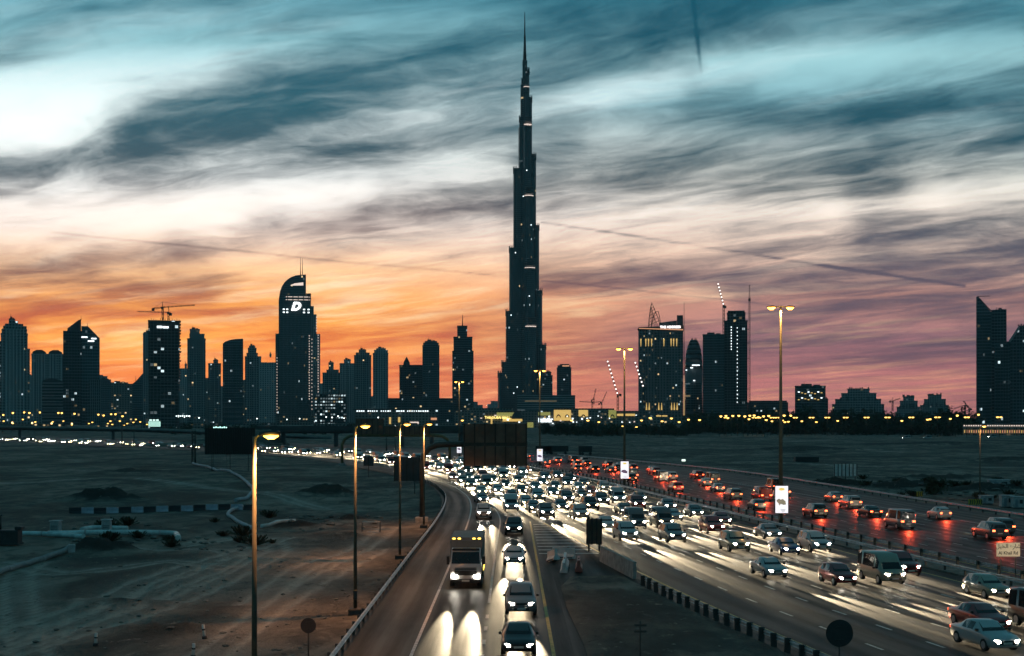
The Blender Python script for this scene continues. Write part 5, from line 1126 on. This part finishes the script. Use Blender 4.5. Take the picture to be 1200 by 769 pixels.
ROCKS = [(rr.uniform(330, 445), rr.uniform(601, 618), rr.uniform(.2, .6)) for _ in range(34)] + [(rr.uniform(85, 190), rr.uniform(608, 634), rr.uniform(.18, .5)) for _ in range(30)] + [(rr.uniform(200, 300), rr.uniform(626, 645), rr.uniform(.15, .4)) for _ in range(22)] + [(rr.uniform(0, 470), rr.uniform(630, 768), rr.uniform(.05, .24)) for _ in range(130)] + [(rr.uniform(1020, 1199), rr.uniform(566, 585), rr.uniform(.25, .7)) for _ in range(40)] + [(rr.uniform(690, 850), rr.uniform(700, 768), rr.uniform(.05, .14)) for _ in range(24)]
for i, (px_, py_, s) in enumerate(ROCKS):
    p = G(px_, py_); o = bpy.data.objects.new('rubble_rock', rr.choice(ROCKM)); COL.objects.link(o); z = gh(p.x, p.y) if px_ < 500 or px_ > 1000 else .12
    if px_ < 500 and LB.x_at(p.y) - p.x < 1: p.x = LB.x_at(p.y) - 2.5
    o.location = (p.x, p.y, z); o.scale = (s * rr.uniform(.8, 1.4), s * rr.uniform(.8, 1.3), s * rr.uniform(.6, 1)); o.rotation_euler.z = rr.uniform(0, 6)
    w_ = 'left desert' if px_ < 500 else ('right desert edge' if px_ > 1000 else 'sandy verge of the exit gore'); tag(o, 'rough grey rubble stone lying on the ' + w_, 'rock', 'rubble stones on the ' + w_)
# dry scrub
SCRUB = pbr('scrub', (.06, .06, .035), .95, var=.4); SCM = []
for s in range(3):
    r_ = random.Random(40 + s); b = MB()
    for i in range(70):
        a = r_.uniform(0, 6.28); e = r_.uniform(.2, 1.0); q_ = Vector((math.cos(a) * e, math.sin(a) * e, r_.uniform(.15, .75))); d = Vector((-math.sin(a), math.cos(a), 0)) * .05; b.add([Vector((q_.x * .2, q_.y * .2, 0)) - d, Vector((q_.x * .2, q_.y * .2, 0)) + d, q_ + d * 1.6, q_ + Vector((0, 0, .12)), q_ - d * 1.6], [(0, 1, 2, 3, 4)])
    SCM.append(b.mesh('scrub_bush', SCRUB))
for i in range(40):
    px_, py_ = (rr.uniform(1010, 1195), rr.uniform(558, 582)) if i < 26 else (rr.uniform(60, 330), rr.uniform(603, 640)); p = G(px_, py_)
    if out_dist(p.x, p.y) < 2: continue
    o = bpy.data.objects.new('scrub_bush', rr.choice(SCM)); COL.objects.link(o); o.location = (p.x, p.y, gh(p.x, p.y)); s = rr.uniform(.6, 1.7); o.scale = (s, s, s * .9); o.rotation_euler.z = rr.uniform(0, 6)
    w_ = 'right desert edge' if i < 26 else 'left desert'; tag(o, 'low dark scrub bush on the ' + w_, 'bush', 'scrub bushes on the ' + w_)
# site cabins, chevron boards, hoarding at right
def cabin(label, px_, py_, w_, hh, d=2.4, mat=GREYW):
    p = G(px_, py_); t = thing('site_cabin', label, 'site cabin', (p.x, p.y, gh(p.x, p.y)), R(-6)); b = MB(); b.box(-w_ / 2, w_ / 2, 0, d, .15, hh, bev=.05); b.build('shell', mat, t)
    b = MB(); b.box(-w_ / 2 - .08, w_ / 2 + .08, -.08, d + .08, hh + .002, hh + .1); b.build('roof', GREYW, t); b = MB(); b.box(-w_ * .3, -w_ * .08, -.03, -.003, .25, hh * .82); b.build('door', pbr('cabin_door', (.25, .27, .3), .6), t)
    b = MB(); b.box(w_ * .08, w_ * .34, -.03, -.003, hh * .45, hh * .8); b.build('window', DK, t); b = MB(); b.box(-w_ / 2 + .1, w_ / 2 - .1, .1, d - .1, -.1, .15); b.build('skid', STEEL_D, t)
cabin('pale flat site cabin right of the lone lamp, at the right edge', 1157, 588, 1.9, 1.25, 1.4); cabin('pale site cabin in the right pair at the right edge, left one', 1181, 592, 1.7, 1.7, 1.6); cabin('pale site cabin at the very right edge', 1194, 593, 1.6, 1.6, 1.6)
cabin('far small pale cabin in front of the dark trees', 1029, 503.8, 11, 9, 6); cabin('distant pale cabin low in the right desert', 1172, 573, 3.6, 1.6, 2)
CHY = pbr('chevron_yellow', (.55, .4, .04), .5, var=.1)
for px_, lab in ((1139, 'yellow and black chevron board left one of the pair beside the lone lamp'), (1147, 'yellow and black chevron board right one of the pair beside the lone lamp'), (1078, 'dim yellow chevron board alone by the outer guardrail')):
    p = G(px_, 593 if px_ > 1100 else 583); t = thing('chevron_board', lab, 'road sign', (p.x, p.y, gh(p.x, p.y))); b = MB(); b.box(-.5, .5, 0, .04, .5, 1.3, bev=.01); bd = b.build('board', CHY, t); b = MB()
    for i in range(3): xx = -.38 + i * .3; b.add([(xx, -.004, .52), (xx + .14, -.004, .52), (xx + .3, -.004, .9), (xx + .14, -.004, 1.28), (xx, -.004, 1.28), (xx + .16, -.004, .9)], [(0, 1, 2, 5), (5, 2, 3, 4)])
    b.build('black_chevrons', BLK_D, bd); b = MB(); b.cyl(-.3, .06, -.2, 1.2, .03, .03, 6); b.cyl(.3, .06, -.2, 1.2, .03, .03, 6); b.build('posts', STEEL_D, t)
p0, p1 = G(622, 541), G(668, 543); t = thing('hoarding', 'low pinkish white printed hoarding along the far verge right of the big gantry sign', 'hoarding', (p0.x, p0.y, gh(p0.x, p0.y)), math.atan2(p1.y - p0.y, p1.x - p0.x)); L_ = (p1 - p0).length
b = MB(); b.box(0, L_, 0, .12, .3, 1.9); pn = b.build('panel', pbr('hoarding_pink', (.5, .38, .42), .7, var=.2), t); b = MB()
for i in range(int(L_ / 2.2)): b = MB(); b.box(.4 + i * 2.2, 1.7 + i * 2.2, -.02, -.003, .8, 1.4); b.build('print_block', WPL, pn)
b = MB()
for i in range(int(L_ / 3) + 1): b.box(i * 3 - .06, i * 3 + .06, .13, .25, -.2, 1.95)
b.build('posts', STEEL_D, t)
# work light in the right desert
p = G(801, 546); t = thing('work_light', 'small pale work light on a stand in the right desert, above the second mast box', 'work light', (p.x, p.y, gh(p.x, p.y))); b = MB()
for a in (0, 2.1, 4.2): b.tube([(0, 0, 1.4), (math.cos(a) * .8, math.sin(a) * .8, 0)], .05, 5)
b.build('tripod', STEEL_D, t); b = MB(); b.box(-.6, .6, -.1, .25, 1.4, 2.1, bev=.05); hd = b.build('lamp_head', DK, t); b = MB(); b.box(-.5, .5, -.14, -.103, 1.48, 2.02); b.build('lens', glow('work_lens', (.8, 1, .85), 1.6), hd)
# far silhouettes along the outer verge
for px_, w_, hh, lab in ((637, 6, 3.0, 'dark parked lorry trailer on the far sand, left one of the row'), (652, 9, 3.2, 'dark parked lorry trailer on the far sand, middle one of the row'), (686, 5, 3.4, 'dark parked lorry trailer on the far sand, right one of the row'), (946, 7, 1.7, 'long dark heap of stored panels in the right desert')):
    p = G(px_, 531 if px_ < 900 else 541); t = thing('parked_trailer' if px_ < 900 else 'panel_stack', lab, 'trailer' if px_ < 900 else 'stack', (p.x, p.y, gh(p.x, p.y))); b = MB(); b.box(-w_ / 2, w_ / 2, 0, 2.4, 1.0 if px_ < 900 else 0, hh, bev=.08); b.build('body', DK, t); b = MB()
    for xx in (-w_ * .38, -w_ * .2, w_ * .38):
        b.tube([(xx, -.05, .5), (xx, 2.45, .5)], .5, 10)
    b.build('wheels' if px_ < 900 else 'bearers', BLK_D, t); b = MB(); b.box(-w_ / 2 + .3, w_ / 2 - .3, -.02, -.003, hh - .35, hh - .2); b.build('trim_rail', STEEL_D, t)
# stray thin poles seen against the far roads
for px_, yt, yb, lab in ((143, 496, 522, 'thin dark pole left one of the pair in front of the flyover'), (157, 504, 522, 'thick short dark pole right one of the pair in front of the flyover'), (227, 505, 542, 'thin grey lattice pole left of the dark hoarding'), (453, 512, 529, 'short dark pole under the portal gantry, left one'), (463, 514, 533, 'short dark pole under the portal gantry, right one')):
    Y_ = min(780, 19840 / (yb - 492)); t = thing('utility_pole', lab, 'pole', (ax(px_, Y_), Y_, -.4)); hh = up(yt, Y_) + .4; b = MB()
    if px_ == 227: lattice(b, (0, 0, 0), (0, 0, hh), .9, 10)
    else: b.cyl(0, 0, 0, hh, .28, .2, 8)
    b.build('shaft', POLE_D, t); b = MB(); b.box(-.9, .9, -.08, .08, hh - 1.0, hh - .85); b.build('cross_bar', POLE_D, t)
# ------------------------------------------------------------------ vehicles (front towards +y)
TYRE = pbr('tyre', (.02, .02, .02), .85); RIM = pbr('rim', (.45, .45, .47), .35, .8); GLASS = pbr('car_glass', (.012, .014, .016), .08, var=.05); TRIM = pbr('black_trim', (.02, .02, .02), .5); PLATE = pbr('plate', (.6, .6, .55), .5)
HEAD = glow('headlight_lens', (1.0, .91, .76), 90); HEADW = glow('headlight_warm', (1.0, .76, .42), 70); TAIL = glow('tail_light', (1.0, .10, .03), 12, (.3, .02, .02, 1)); AMBER = glow('amber_marker', (1.0, .6, .06), 9)
PAINTS = {n: pbr('paint_' + n, c, .3, .0 if n in ('white', 'yellow', 'cream') else .4, var=.04, coat=.6) for n, c in (('white', (.42, .42, .42)), ('silver', (.2, .205, .215)), ('black', (.015, .015, .018)), ('grey', (.12, .125, .13)), ('red', (.28, .02, .02)), ('blue', (.03, .06, .18)), ('cream', (.34, .28, .2)), ('beige', (.36, .3, .22)))}
def body_rings(L, W, st):
    """st: (y fraction 0 rear..1 front, half width factor, bottom z, belt z, top z, top width factor)"""
    rings = []
    for (f, wf, zb, zs, zt, tw) in st:
        y = (f - .5) * L; w_ = W / 2 * wf; wt = W / 2 * tw
        rings.append([(-w_ * .9, y, zb), (-w_, y, zb + .18), (-w_, y, zs - .08), (-w_ * .97, y, zs), (-wt, y, zt - .04), (-wt * .8, y, zt), (wt * .8, y, zt), (wt, y, zt - .04), (w_ * .97, y, zs), (w_, y, zs - .08), (w_, y, zb + .18), (w_ * .9, y, zb)])
    return rings
SHAPES = {
 'sedan': (4.7, 1.82, [(0, .82, .42, .86, .90, .70), (.03, .93, .28, .92, .98, .76), (.17, .98, .22, .95, 1.02, .80), (.30, 1, .22, .95, 1.40, .62), (.42, 1, .22, .95, 1.46, .66), (.56, 1, .22, .95, 1.43, .66), (.72, 1, .22, .93, .98, .80), (.88, .97, .22, .82, .88, .76), (.97, .90, .26, .70, .76, .68), (1, .78, .36, .62, .66, .60)]),
 'suv': (4.8, 1.95, [(0, .86, .48, 1.05, 1.20, .72), (.02, .95, .34, 1.08, 1.62, .66), (.08, .99, .30, 1.1, 1.76, .70), (.30, 1, .28, 1.1, 1.82, .74), (.58, 1, .28, 1.1, 1.78, .74), (.72, 1, .28, 1.1, 1.16, .84), (.90, .98, .28, 1.02, 1.08, .80), (.98, .92, .34, .92, .96, .74), (1, .84, .46, .84, .88, .68)]),
 'hatch': (4.05, 1.72, [(0, .86, .44, .92, 1.0, .72), (.02, .95, .32, .95, 1.2, .68), (.12, 1, .22, .96, 1.46, .66), (.34, 1, .22, .96, 1.54, .70), (.54, 1, .22, .96, 1.48, .70), (.72, 1, .22, .94, 1.0, .82), (.90, .96, .24, .84, .9, .76), (.98, .88, .3, .72, .78, .66), (1, .78, .4, .64, .68, .6)]),
 'van': (5.2, 1.95, [(0, .92, .40, 1.1, 2.0, .80), (.02, .98, .32, 1.1, 2.2, .84), (.2, 1, .3, 1.1, 2.28, .86), (.68, 1, .3, 1.1, 2.24, .86), (.80, 1, .3, 1.1, 1.7, .80), (.88, .99, .3, 1.05, 1.15, .82), (.97, .93, .32, .92, .98, .76), (1, .84, .42, .8, .85, .68)])}
def side_panes(rings, i0, i1):             # panes laid just proud of the cabin sides
    out = []
    for sgn, (lo, hi) in ((-1, (3, 4)), (1, (8, 7))):
        for i in range(i0, i1):
            q_ = [Vector(rings[i][lo]), Vector(rings[i + 1][lo]), Vector(rings[i + 1][hi]), Vector(rings[i][hi])]; c = sum(q_, Vector()) / 4
            q_ = [c + (p - c) * .84 + Vector((sgn * .012, 0, .004)) for p in q_]; b = MB(); b.add(q_, [(0, 1, 2, 3) if sgn < 0 else (3, 2, 1, 0)]); out.append(b)
    return out
def end_glass(b, rings, i, j, dirn):
    q_ = [Vector(rings[i][3]).lerp(Vector(rings[i][8]), .06) , Vector(rings[i][8]).lerp(Vector(rings[i][3]), .06), Vector(rings[j][7]), Vector(rings[j][4])]; c = sum(q_, Vector()) / 4
    q_ = [c + (p - c) * .88 + Vector((0, dirn * .02, .02)) for p in q_]
    # raise onto the skin: rings i are bonnet/boot height, j roof height
    q_[0].z = max(q_[0].z, rings[i][5][2] + .02); q_[1].z = max(q_[1].z, rings[i][6][2] + .02); b.add(q_, [(0, 1, 2, 3) if dirn > 0 else (3, 2, 1, 0)])
def car_parts(kind, head=HEAD):
    L, W, st = SHAPES[kind]; rg = body_rings(L, W, st); P_ = {}
    b = MB(); b.loft(rg, True); P_['body'] = ('body', b, None)
    top = max(range(len(st)), key=lambda i: st[i][4]); fr = max(i for i in range(len(st)) if st[i][4] > 1.35); rr_ = min(i for i in range(len(st)) if st[i][4] > 1.35)
    for k_, b in enumerate(side_panes(rg, rr_, fr)): P_['side%d' % k_] = ('side_window', b, GLASS)
    b = MB(); end_glass(b, rg, fr + 1, fr, 1); P_['windscreen'] = ('windscreen', b, GLASS)
    b = MB(); end_glass(b, rg, max(rr_ - 1, 0), rr_, -1); P_['rear_window'] = ('rear_window', b, GLASS)
    zf = st[-2][3]; hw = W / 2
    for s in (-1, 1):
        b = MB(); y = L / 2; zc = zf - .10
        b.loft([[(s * hw * u, y - dy_, zc + dz_) for dz_ in (-hh_, hh_)] for u, dy_, hh_ in ((.48, .0, .05), (.62, .02, .085), (.78, .08, .09), (.88, .2, .06))], True, False)
        v = [(x_, y_ + .035, z_) for x_, y_, z_ in b.v]; b.v = v + [(x_, y_ - .12, z_) for x_, y_, z_ in v]; n_ = len(v); fs = list(b.f); b.f += [tuple(i + n_ for i in reversed(f)) for f in fs]; b.mi += [0] * len(fs); b.sm += [False] * len(fs)
        P_['headlight%d' % s] = ('headlight', b, head)
        b = MB(); zt = st[1][3] - .12; b.box(min(s * hw * .52, s * hw * .86), max(s * hw * .52, s * hw * .86), -L / 2 - .02, -L / 2 + .2, zt - .08, zt + .08, bev=.02); P_['tail%d' % s] = ('tail_light', b, TAIL)
        b = MB(); b.box(min(s * hw * 1.0, s * hw * 1.16), max(s * hw * 1.0, s * hw * 1.16), L * .17, L * .21, st[top][3] + .02, st[top][3] + .17, bev=.02); P_['mirror%d' % s] = ('wing_mirror', b, TRIM)
        for yy in (-.30 * L, .31 * L):
            r = .33 if kind in ('sedan', 'hatch') else .38
            b = MB(); b.cur = 0; xa, xb = s * (hw - .2), s * (hw + .012); b.tube([(xa, yy, r), (xb, yy, r)], r, 14); b.cur = 1; b.tube([(s * (hw - .05), yy, r), (s * (hw + .022), yy, r)], r * .62, 10)
            P_['wheel%d%d' % (s, yy > 0)] = ('wheel', b, [TYRE, RIM])
    b = MB(); b.box(-.5, .5, L / 2 - .03, L / 2 + .012, .42, .56, bev=.01); b.box(-hw * .4, hw * .4, L / 2 - .05, L / 2 + .016, zf - .16, zf - .05); P_['grille'] = ('grille', b, TRIM)
    b = MB(); b.box(-.26, .26, L / 2 - .02, L / 2 + .03, .46, .57); P_['plate'] = ('number_plate', b, PLATE)
    b = MB(); b.box(-.26, .26, -L / 2 - .03, -L / 2 + .06, .62, .73); P_['plate2'] = ('number_plate', b, PLATE)
    return P_
def merged(kind, paint, head):
    out = MB(); mats = [paint]
    for nm, b, m_ in car_parts(kind, head).values():
        ms = [paint] if m_ is None else (m_ if isinstance(m_, list) else [m_]); idx = []
        for q_ in ms:
            if q_ not in mats: mats.append(q_)
            idx.append(mats.index(q_))
        o_ = len(out.v); out.v += [tuple(p) for p in b.v]
        for f, mi, sm in zip(b.f, b.mi, b.sm): out.f.append(tuple(i + o_ for i in f)); out.mi.append(idx[mi]); out.sm.append(sm)
    return out.mesh('car', mats)
def beam(parent, z, y, power, size=30, tilt=1.6, col=(1, .79, .50)):
    nm = 'beam_%d_%d' % (power, int(size)); l = bpy.data.lights.get(nm)
    if not l:
        l = bpy.data.lights.new(nm, 'SPOT'); l.energy = power; l.color = col; l.spot_size = R(size); l.spot_blend = .7; l.shadow_soft_size = .06
    o = bpy.data.objects.new('headlight_beam', l); COL.objects.link(o); o.parent = parent; o.location = (0, y, z); o.rotation_euler = (R(90 - tilt), 0, 0); return o
def beams(parent, half, y, power, z=.68):     # the two dipped beams: narrow, aimed just below the horizontal, so each lays a long pool along its lane
    for s in (-1, 1): o = beam(parent, z, y, power, 4.6, 2.25); o.location.x = s * half
def tail_glow(parent, z, y, power):
    l = bpy.data.lights.get('tail_glow_%d' % power)
    if not l: l = bpy.data.lights.new('tail_glow_%d' % power, 'SPOT'); l.energy = power; l.color = (1, .08, .03); l.spot_size = R(110); l.spot_blend = .8; l.shadow_soft_size = .1
    o = bpy.data.objects.new('tail_light_glow', l); COL.objects.link(o); o.parent = parent; o.location = (0, y, z); o.rotation_euler = (R(-62), 0, 0); return o
PROTO = {}
def near_car(kind, paint):
    key = (kind, paint)
    if key in PROTO: return PROTO[key]
    L, W, st = SHAPES[kind]; t = thing('car', 'car', 'car')
    for nm, b, m_ in car_parts(kind).values(): b.build(nm, m_ or PAINTS[paint], t)
    PROTO[key] = t; t['fresh'] = 1; return t
def place_near(kind, paint, x, y, rz, label, group=None, z=.03):
    p = near_car(kind, paint)
    if p.get('fresh'): del p['fresh']; p.location = (x, y, z); p.rotation_euler = (0, 0, rz); p['label'] = label; t = p
    else: t = dup(p, (x, y, z), rz, label)
    if group: t['group'] = group
    elif 'group' in t: del t['group']
    return t
def yaw_of(tx, ty, toward): return math.atan2(-tx, ty) + (math.pi if toward else 0)
rr = random.Random(77)
KINDS = ['sedan', 'sedan', 'suv', 'suv', 'hatch', 'hatch', 'van']; PN = ['white', 'white', 'silver', 'grey', 'black', 'white', 'red', 'blue', 'cream']
FARM = {}
def far_mesh(kind, paint, head):
    k_ = (kind, paint, head)
    if k_ not in FARM: FARM[k_] = merged(kind, PAINTS[paint], HEAD if head else HEADW)
    return FARM[k_]
BEAM_N, BEAM_F = 560000, 620000
# --- the stream of headlights on the near carriageway: six lanes, more lanes where the slip road joins
spots = []
def lane_run(d0, d1, off, gap, jit):
    d = d0 + rr.uniform(0, gap)
    while d < d1: spots.append((d, off + rr.uniform(-.3, .3))); d += gap * rr.uniform(1 - jit, 1 + jit)
dY = M.y2d
for k_, off in enumerate((-3.9, -7.7, -11.3, -14.9)): lane_run(dY(64) + k_ * 3, dY(300), off, (19, 19, 22, 26)[k_], .35)
lane_run(dY(140), dY(300), -18.9, 19, .3); lane_run(dY(165), dY(300), -22.5, 16, .3); lane_run(dY(225), dY(300), -26.0, 17, .3)
for k_ in range(8): lane_run(dY(300) + k_ * 3, dY(460), -3.9 - 3.7 * k_, 21, .35)
for k_ in range(8): lane_run(dY(460) + k_ * 4, M.L - 60, -4.5 - 4.2 * k_, 32, .4)
ncar = 0
for d, off in sorted(spots):
    x, y, tx, ty = M.at(d, off); kind = rr.choice(KINDS); pn = rr.choice(PN); yaw = yaw_of(tx, ty, True) + rr.uniform(-.015, .015)
    ln = 'against the median' if off > -5.8 else ('in the second lane' if off > -9.5 else 'in the middle lanes')
    if y < 150:
        t = place_near(kind, pn, x, y, yaw, '%s %s with lit headlights %s, nearest the camera' % (pn, {'sedan': 'saloon car', 'suv': 'tall off road car', 'van': 'van', 'hatch': 'small hatchback'}[kind], ln), 'nearest cars of the oncoming stream')
        beams(t, .64, SHAPES[kind][0] / 2 + .1, BEAM_N)
    else:
        o = bpy.data.objects.new('car', far_mesh(kind, pn if pn in ('white', 'silver', 'black', 'red') else 'grey', rr.random() < .65)); COL.objects.link(o); o.location = (x, y, .03); o.rotation_euler.z = yaw
        tag(o, 'distant car in the dense stream of headlights on the curving highway' if y > 300 else 'car in the stream of headlights between gore and gantry', 'car', 'far cars of the oncoming stream' if y > 300 else 'middle cars of the oncoming stream')
        if y < 520: beams(o, .64, SHAPES[kind][0] / 2 + .1, BEAM_F)
    ncar += 1
# --- departing cars on the far carriageway
ntail = 0; spots = []
for off, y0, y1, gap in ((8.0, 130, 330, 60), (11.5, 130, 420, 55), (15, 150, 430, 42), (18.6, 130, 440, 36), (22.2, 120, 440, 32), (25.6, 140, 440, 38)): lane_run(dY(y0), dY(y1), off, gap, .4)
for d, off in sorted(spots):
    x, y, tx, ty = M.at(d, off); kind = rr.choice(KINDS); pn = rr.choice(['white', 'silver', 'grey', 'black', 'red'])
    if RB.x_at(y) - x < 2: continue
    o = bpy.data.objects.new('car', far_mesh(kind, pn if pn != 'grey' else 'grey', True)); COL.objects.link(o); o.location = (x, y, .03); o.rotation_euler.z = yaw_of(tx, ty, False)
    tag(o, 'car with glowing red tail lights driving away on the far carriageway', 'car', 'departing cars on the far carriageway'); tail_glow(o, .9, -SHAPES[kind][0] / 2 - .15, 650); ntail += 1
    if y < 260: beam(o, .7, SHAPES[kind][0] / 2 + .1, 9000 if y < 110 else 1500, 40, 3)
t = place_near('suv', 'silver', *M.at(dY(76), 8.0)[:2], yaw_of(*M.at(dY(76), 8.0)[2:], False), 'unseen silver off road car added to light the street name board'); beam(t, .7, 2.5, 15000, 44, 1)  # added out of view so its wide, strong beam lights the name board
print('cars', ncar, 'departing', ntail)
# --- vehicles on the exit ramp
def ramp_car(kind, paint, x, y, rz, label, power=15000):
    t = place_near(kind, paint, x, y, math.pi + rz, label)
    beams(t, .62, SHAPES[kind][0] / 2 + .1, power)
    return t
ramp_car('sedan', 'black', .35, 73.5, 0, 'dark saloon with lit headlights nearest the camera on the exit ramp')
ramp_car('suv', 'silver', .55, 88, R(1), 'silver off road car following the dark saloon on the exit ramp')
ramp_car('sedan', 'white', .2, 118, R(-1), 'white saloon with lit headlights in the right lane of the exit ramp, beside the gore')
ramp_car('suv', 'black', .2, 148, R(0), 'dark off road car beside the hatched gore on the exit ramp')
ramp_car('van', 'white', -.2, 186, R(4), 'white van high on the exit ramp where it leaves the highway')
ramp_car('sedan', 'silver', -4.6, 205, R(10), 'silver saloon in the left lane at the bend of the exit ramp')
ramp_car('suv', 'white', -3.6, 172, R(3), 'white off road car behind the lorry on the exit ramp')
t = thing('lorry', 'box lorry with amber marker lamps in the left lane of the exit ramp', 'lorry', (-3.4, 104, .03), math.pi)
CABW = PAINTS['white']; BOXM = pbr('lorry_box', (.22, .2, .18), .6, var=.12)
b = MB(); b.box(-1.22, 1.22, -4.9, 1.6, 1.0, 3.55, bev=.05); bx = b.build('cargo_box', BOXM, t)
b = MB(); b.loft([[(-1.12, y, .55), (-1.15, y, 1.5), (-1.05, y, zt), (1.05, y, zt), (1.15, y, 1.5), (1.12, y, .55)] for y, zt in ((1.75, 2.75), (2.2, 2.85), (3.2, 2.8), (3.75, 1.75), (3.85, 1.2))], True); cb = b.build('cab', CABW, t)
b = MB(); b.add([(-.98, 3.30, 2.62), (.98, 3.30, 2.62), (1.04, 3.74, 1.80), (-1.04, 3.74, 1.80)], [(3, 2, 1, 0)]); b.build('windscreen', GLASS, cb)
for s in (-1, 1):
    b = MB(); b.add([(s * 1.13, 2.0, 1.72), (s * 1.14, 3.3, 1.72), (s * 1.09, 3.1, 2.55), (s * 1.09, 2.1, 2.6)], [(0, 1, 2, 3) if s > 0 else (3, 2, 1, 0)]); b.build('side_window', GLASS, cb)
    b = MB(); b.box(min(s * .62, s * 1.02), max(s * .62, s * 1.02), 3.8, 3.93, .78, 1.0, bev=.03); b.build('headlight', HEAD, t)
    b = MB(); b.box(min(s * 1.2, s * 1.42), max(s * 1.2, s * 1.42), 3.3, 3.38, 1.7, 2.3, bev=.02); b.build('wing_mirror', TRIM, t)
    for yy in (-3.9, -2.8, 2.75):
        b = MB(); b.tube([(s * .85, yy, .5), (s * 1.18, yy, .5)], .5, 16); b.cur = 1; b.tube([(s * 1.1, yy, .5), (s * 1.2, yy, .5)], .28, 10); b.build('wheel', [TYRE, RIM], t)
    for i in range(7): b = MB(); b.box(min(s * 1.215, s * 1.26), max(s * 1.215, s * 1.26), -4.6 + i * .95, -4.42 + i * .95, 1.06, 1.18); b.build('marker_lamp', AMBER, bx)
    for xx in (.55, .95): b = MB(); b.box(s * xx - .1, s * xx + .1, 1.55, 1.63, 3.42, 3.5); b.build('marker_lamp', AMBER, bx)
    b = MB(); b.box(min(s * .8, s * 1.1), max(s * .8, s * 1.1), -4.98, -4.9, .75, .95); b.build('tail_light', TAIL, t)
beams(t, .82, 4.0, 20000, .88)
b = MB()
for i in range(5): b.box(-.8, .8, 3.79 - .02 * i, 3.87, 1.02 + i * .11, 1.07 + i * .11)
b.build('grille', TRIM, cb); b = MB(); b.box(-1.0, 1.0, 2.9, 3.3, 2.72, 2.86, bev=.03); b.build('sun_visor', TRIM, cb)
for s in (-.45, .35): b = MB(); b.tube([(s, 3.78, 1.82), (s + .35, 3.62, 2.15)], .015, 4); b.build('wiper', TRIM, cb)
b = MB(); b.box(-.28, .28, 3.9, 3.93, .5, .63); b.build('number_plate', PLATE, t)
b = MB()
for zz in (1.3, 3.3): b.box(-1.245, 1.245, -4.92, 1.63, zz, zz + .06)
for i in range(6): b.box(-1.24, 1.24, -4.7 + i * 1.2, -4.65 + i * 1.2, 1.02, 3.57)
b.build('box_ribs', pbr('lorry_rib', (.3, .29, .27), .5, .3), bx)
b = MB(); b.box(-.9, .9, -4.8, 3.3, .6, .98); b.build('chassis', TRIM, t); b = MB(); b.box(-1.1, 1.1, 3.7, 3.9, .42, .7, bev=.04); b.box(-.8, .8, 3.83, 3.88, .95, 1.3); b.build('bumper', TRIM, t)
# two distant cars on the road across the right desert
for px_, lab in ((1087, 'pale lit car on the distant road across the right desert, left one'), (1163, 'pale lit car on the distant road across the right desert, right one'), (1062, 'small car with white lamps on the distant road at right, ahead of the others')):
    p = G(px_, 513.2); o = bpy.data.objects.new('car', far_mesh('van', 'white', True)); COL.objects.link(o); o.location = (p.x, p.y, gh(p.x, p.y)); o.rotation_euler.z = R(80); tag(o, lab, 'car')
# ------------------------------------------------------------------ haze: one closed box of thin pale air
b = MB(); b.box(-7200, 7200, -400, 6200, -6, 1150)
hz = b.build('haze', bpy.data.materials.new('haze_air')); hz['kind'] = 'stuff'
hm = hz.data.materials[0]; hm.use_nodes = True; t = NT(hm.node_tree); t.n.clear()
pv = t.new('ShaderNodeVolumePrincipled'); pv.inputs['Color'].default_value = (.82, .9, .95, 1); pv.inputs['Density'].default_value = 0.00005; pv.inputs['Anisotropy'].default_value = 0.0
ou = t.new('ShaderNodeOutputMaterial'); t.l.new(pv.outputs[0], ou.inputs['Volume'])
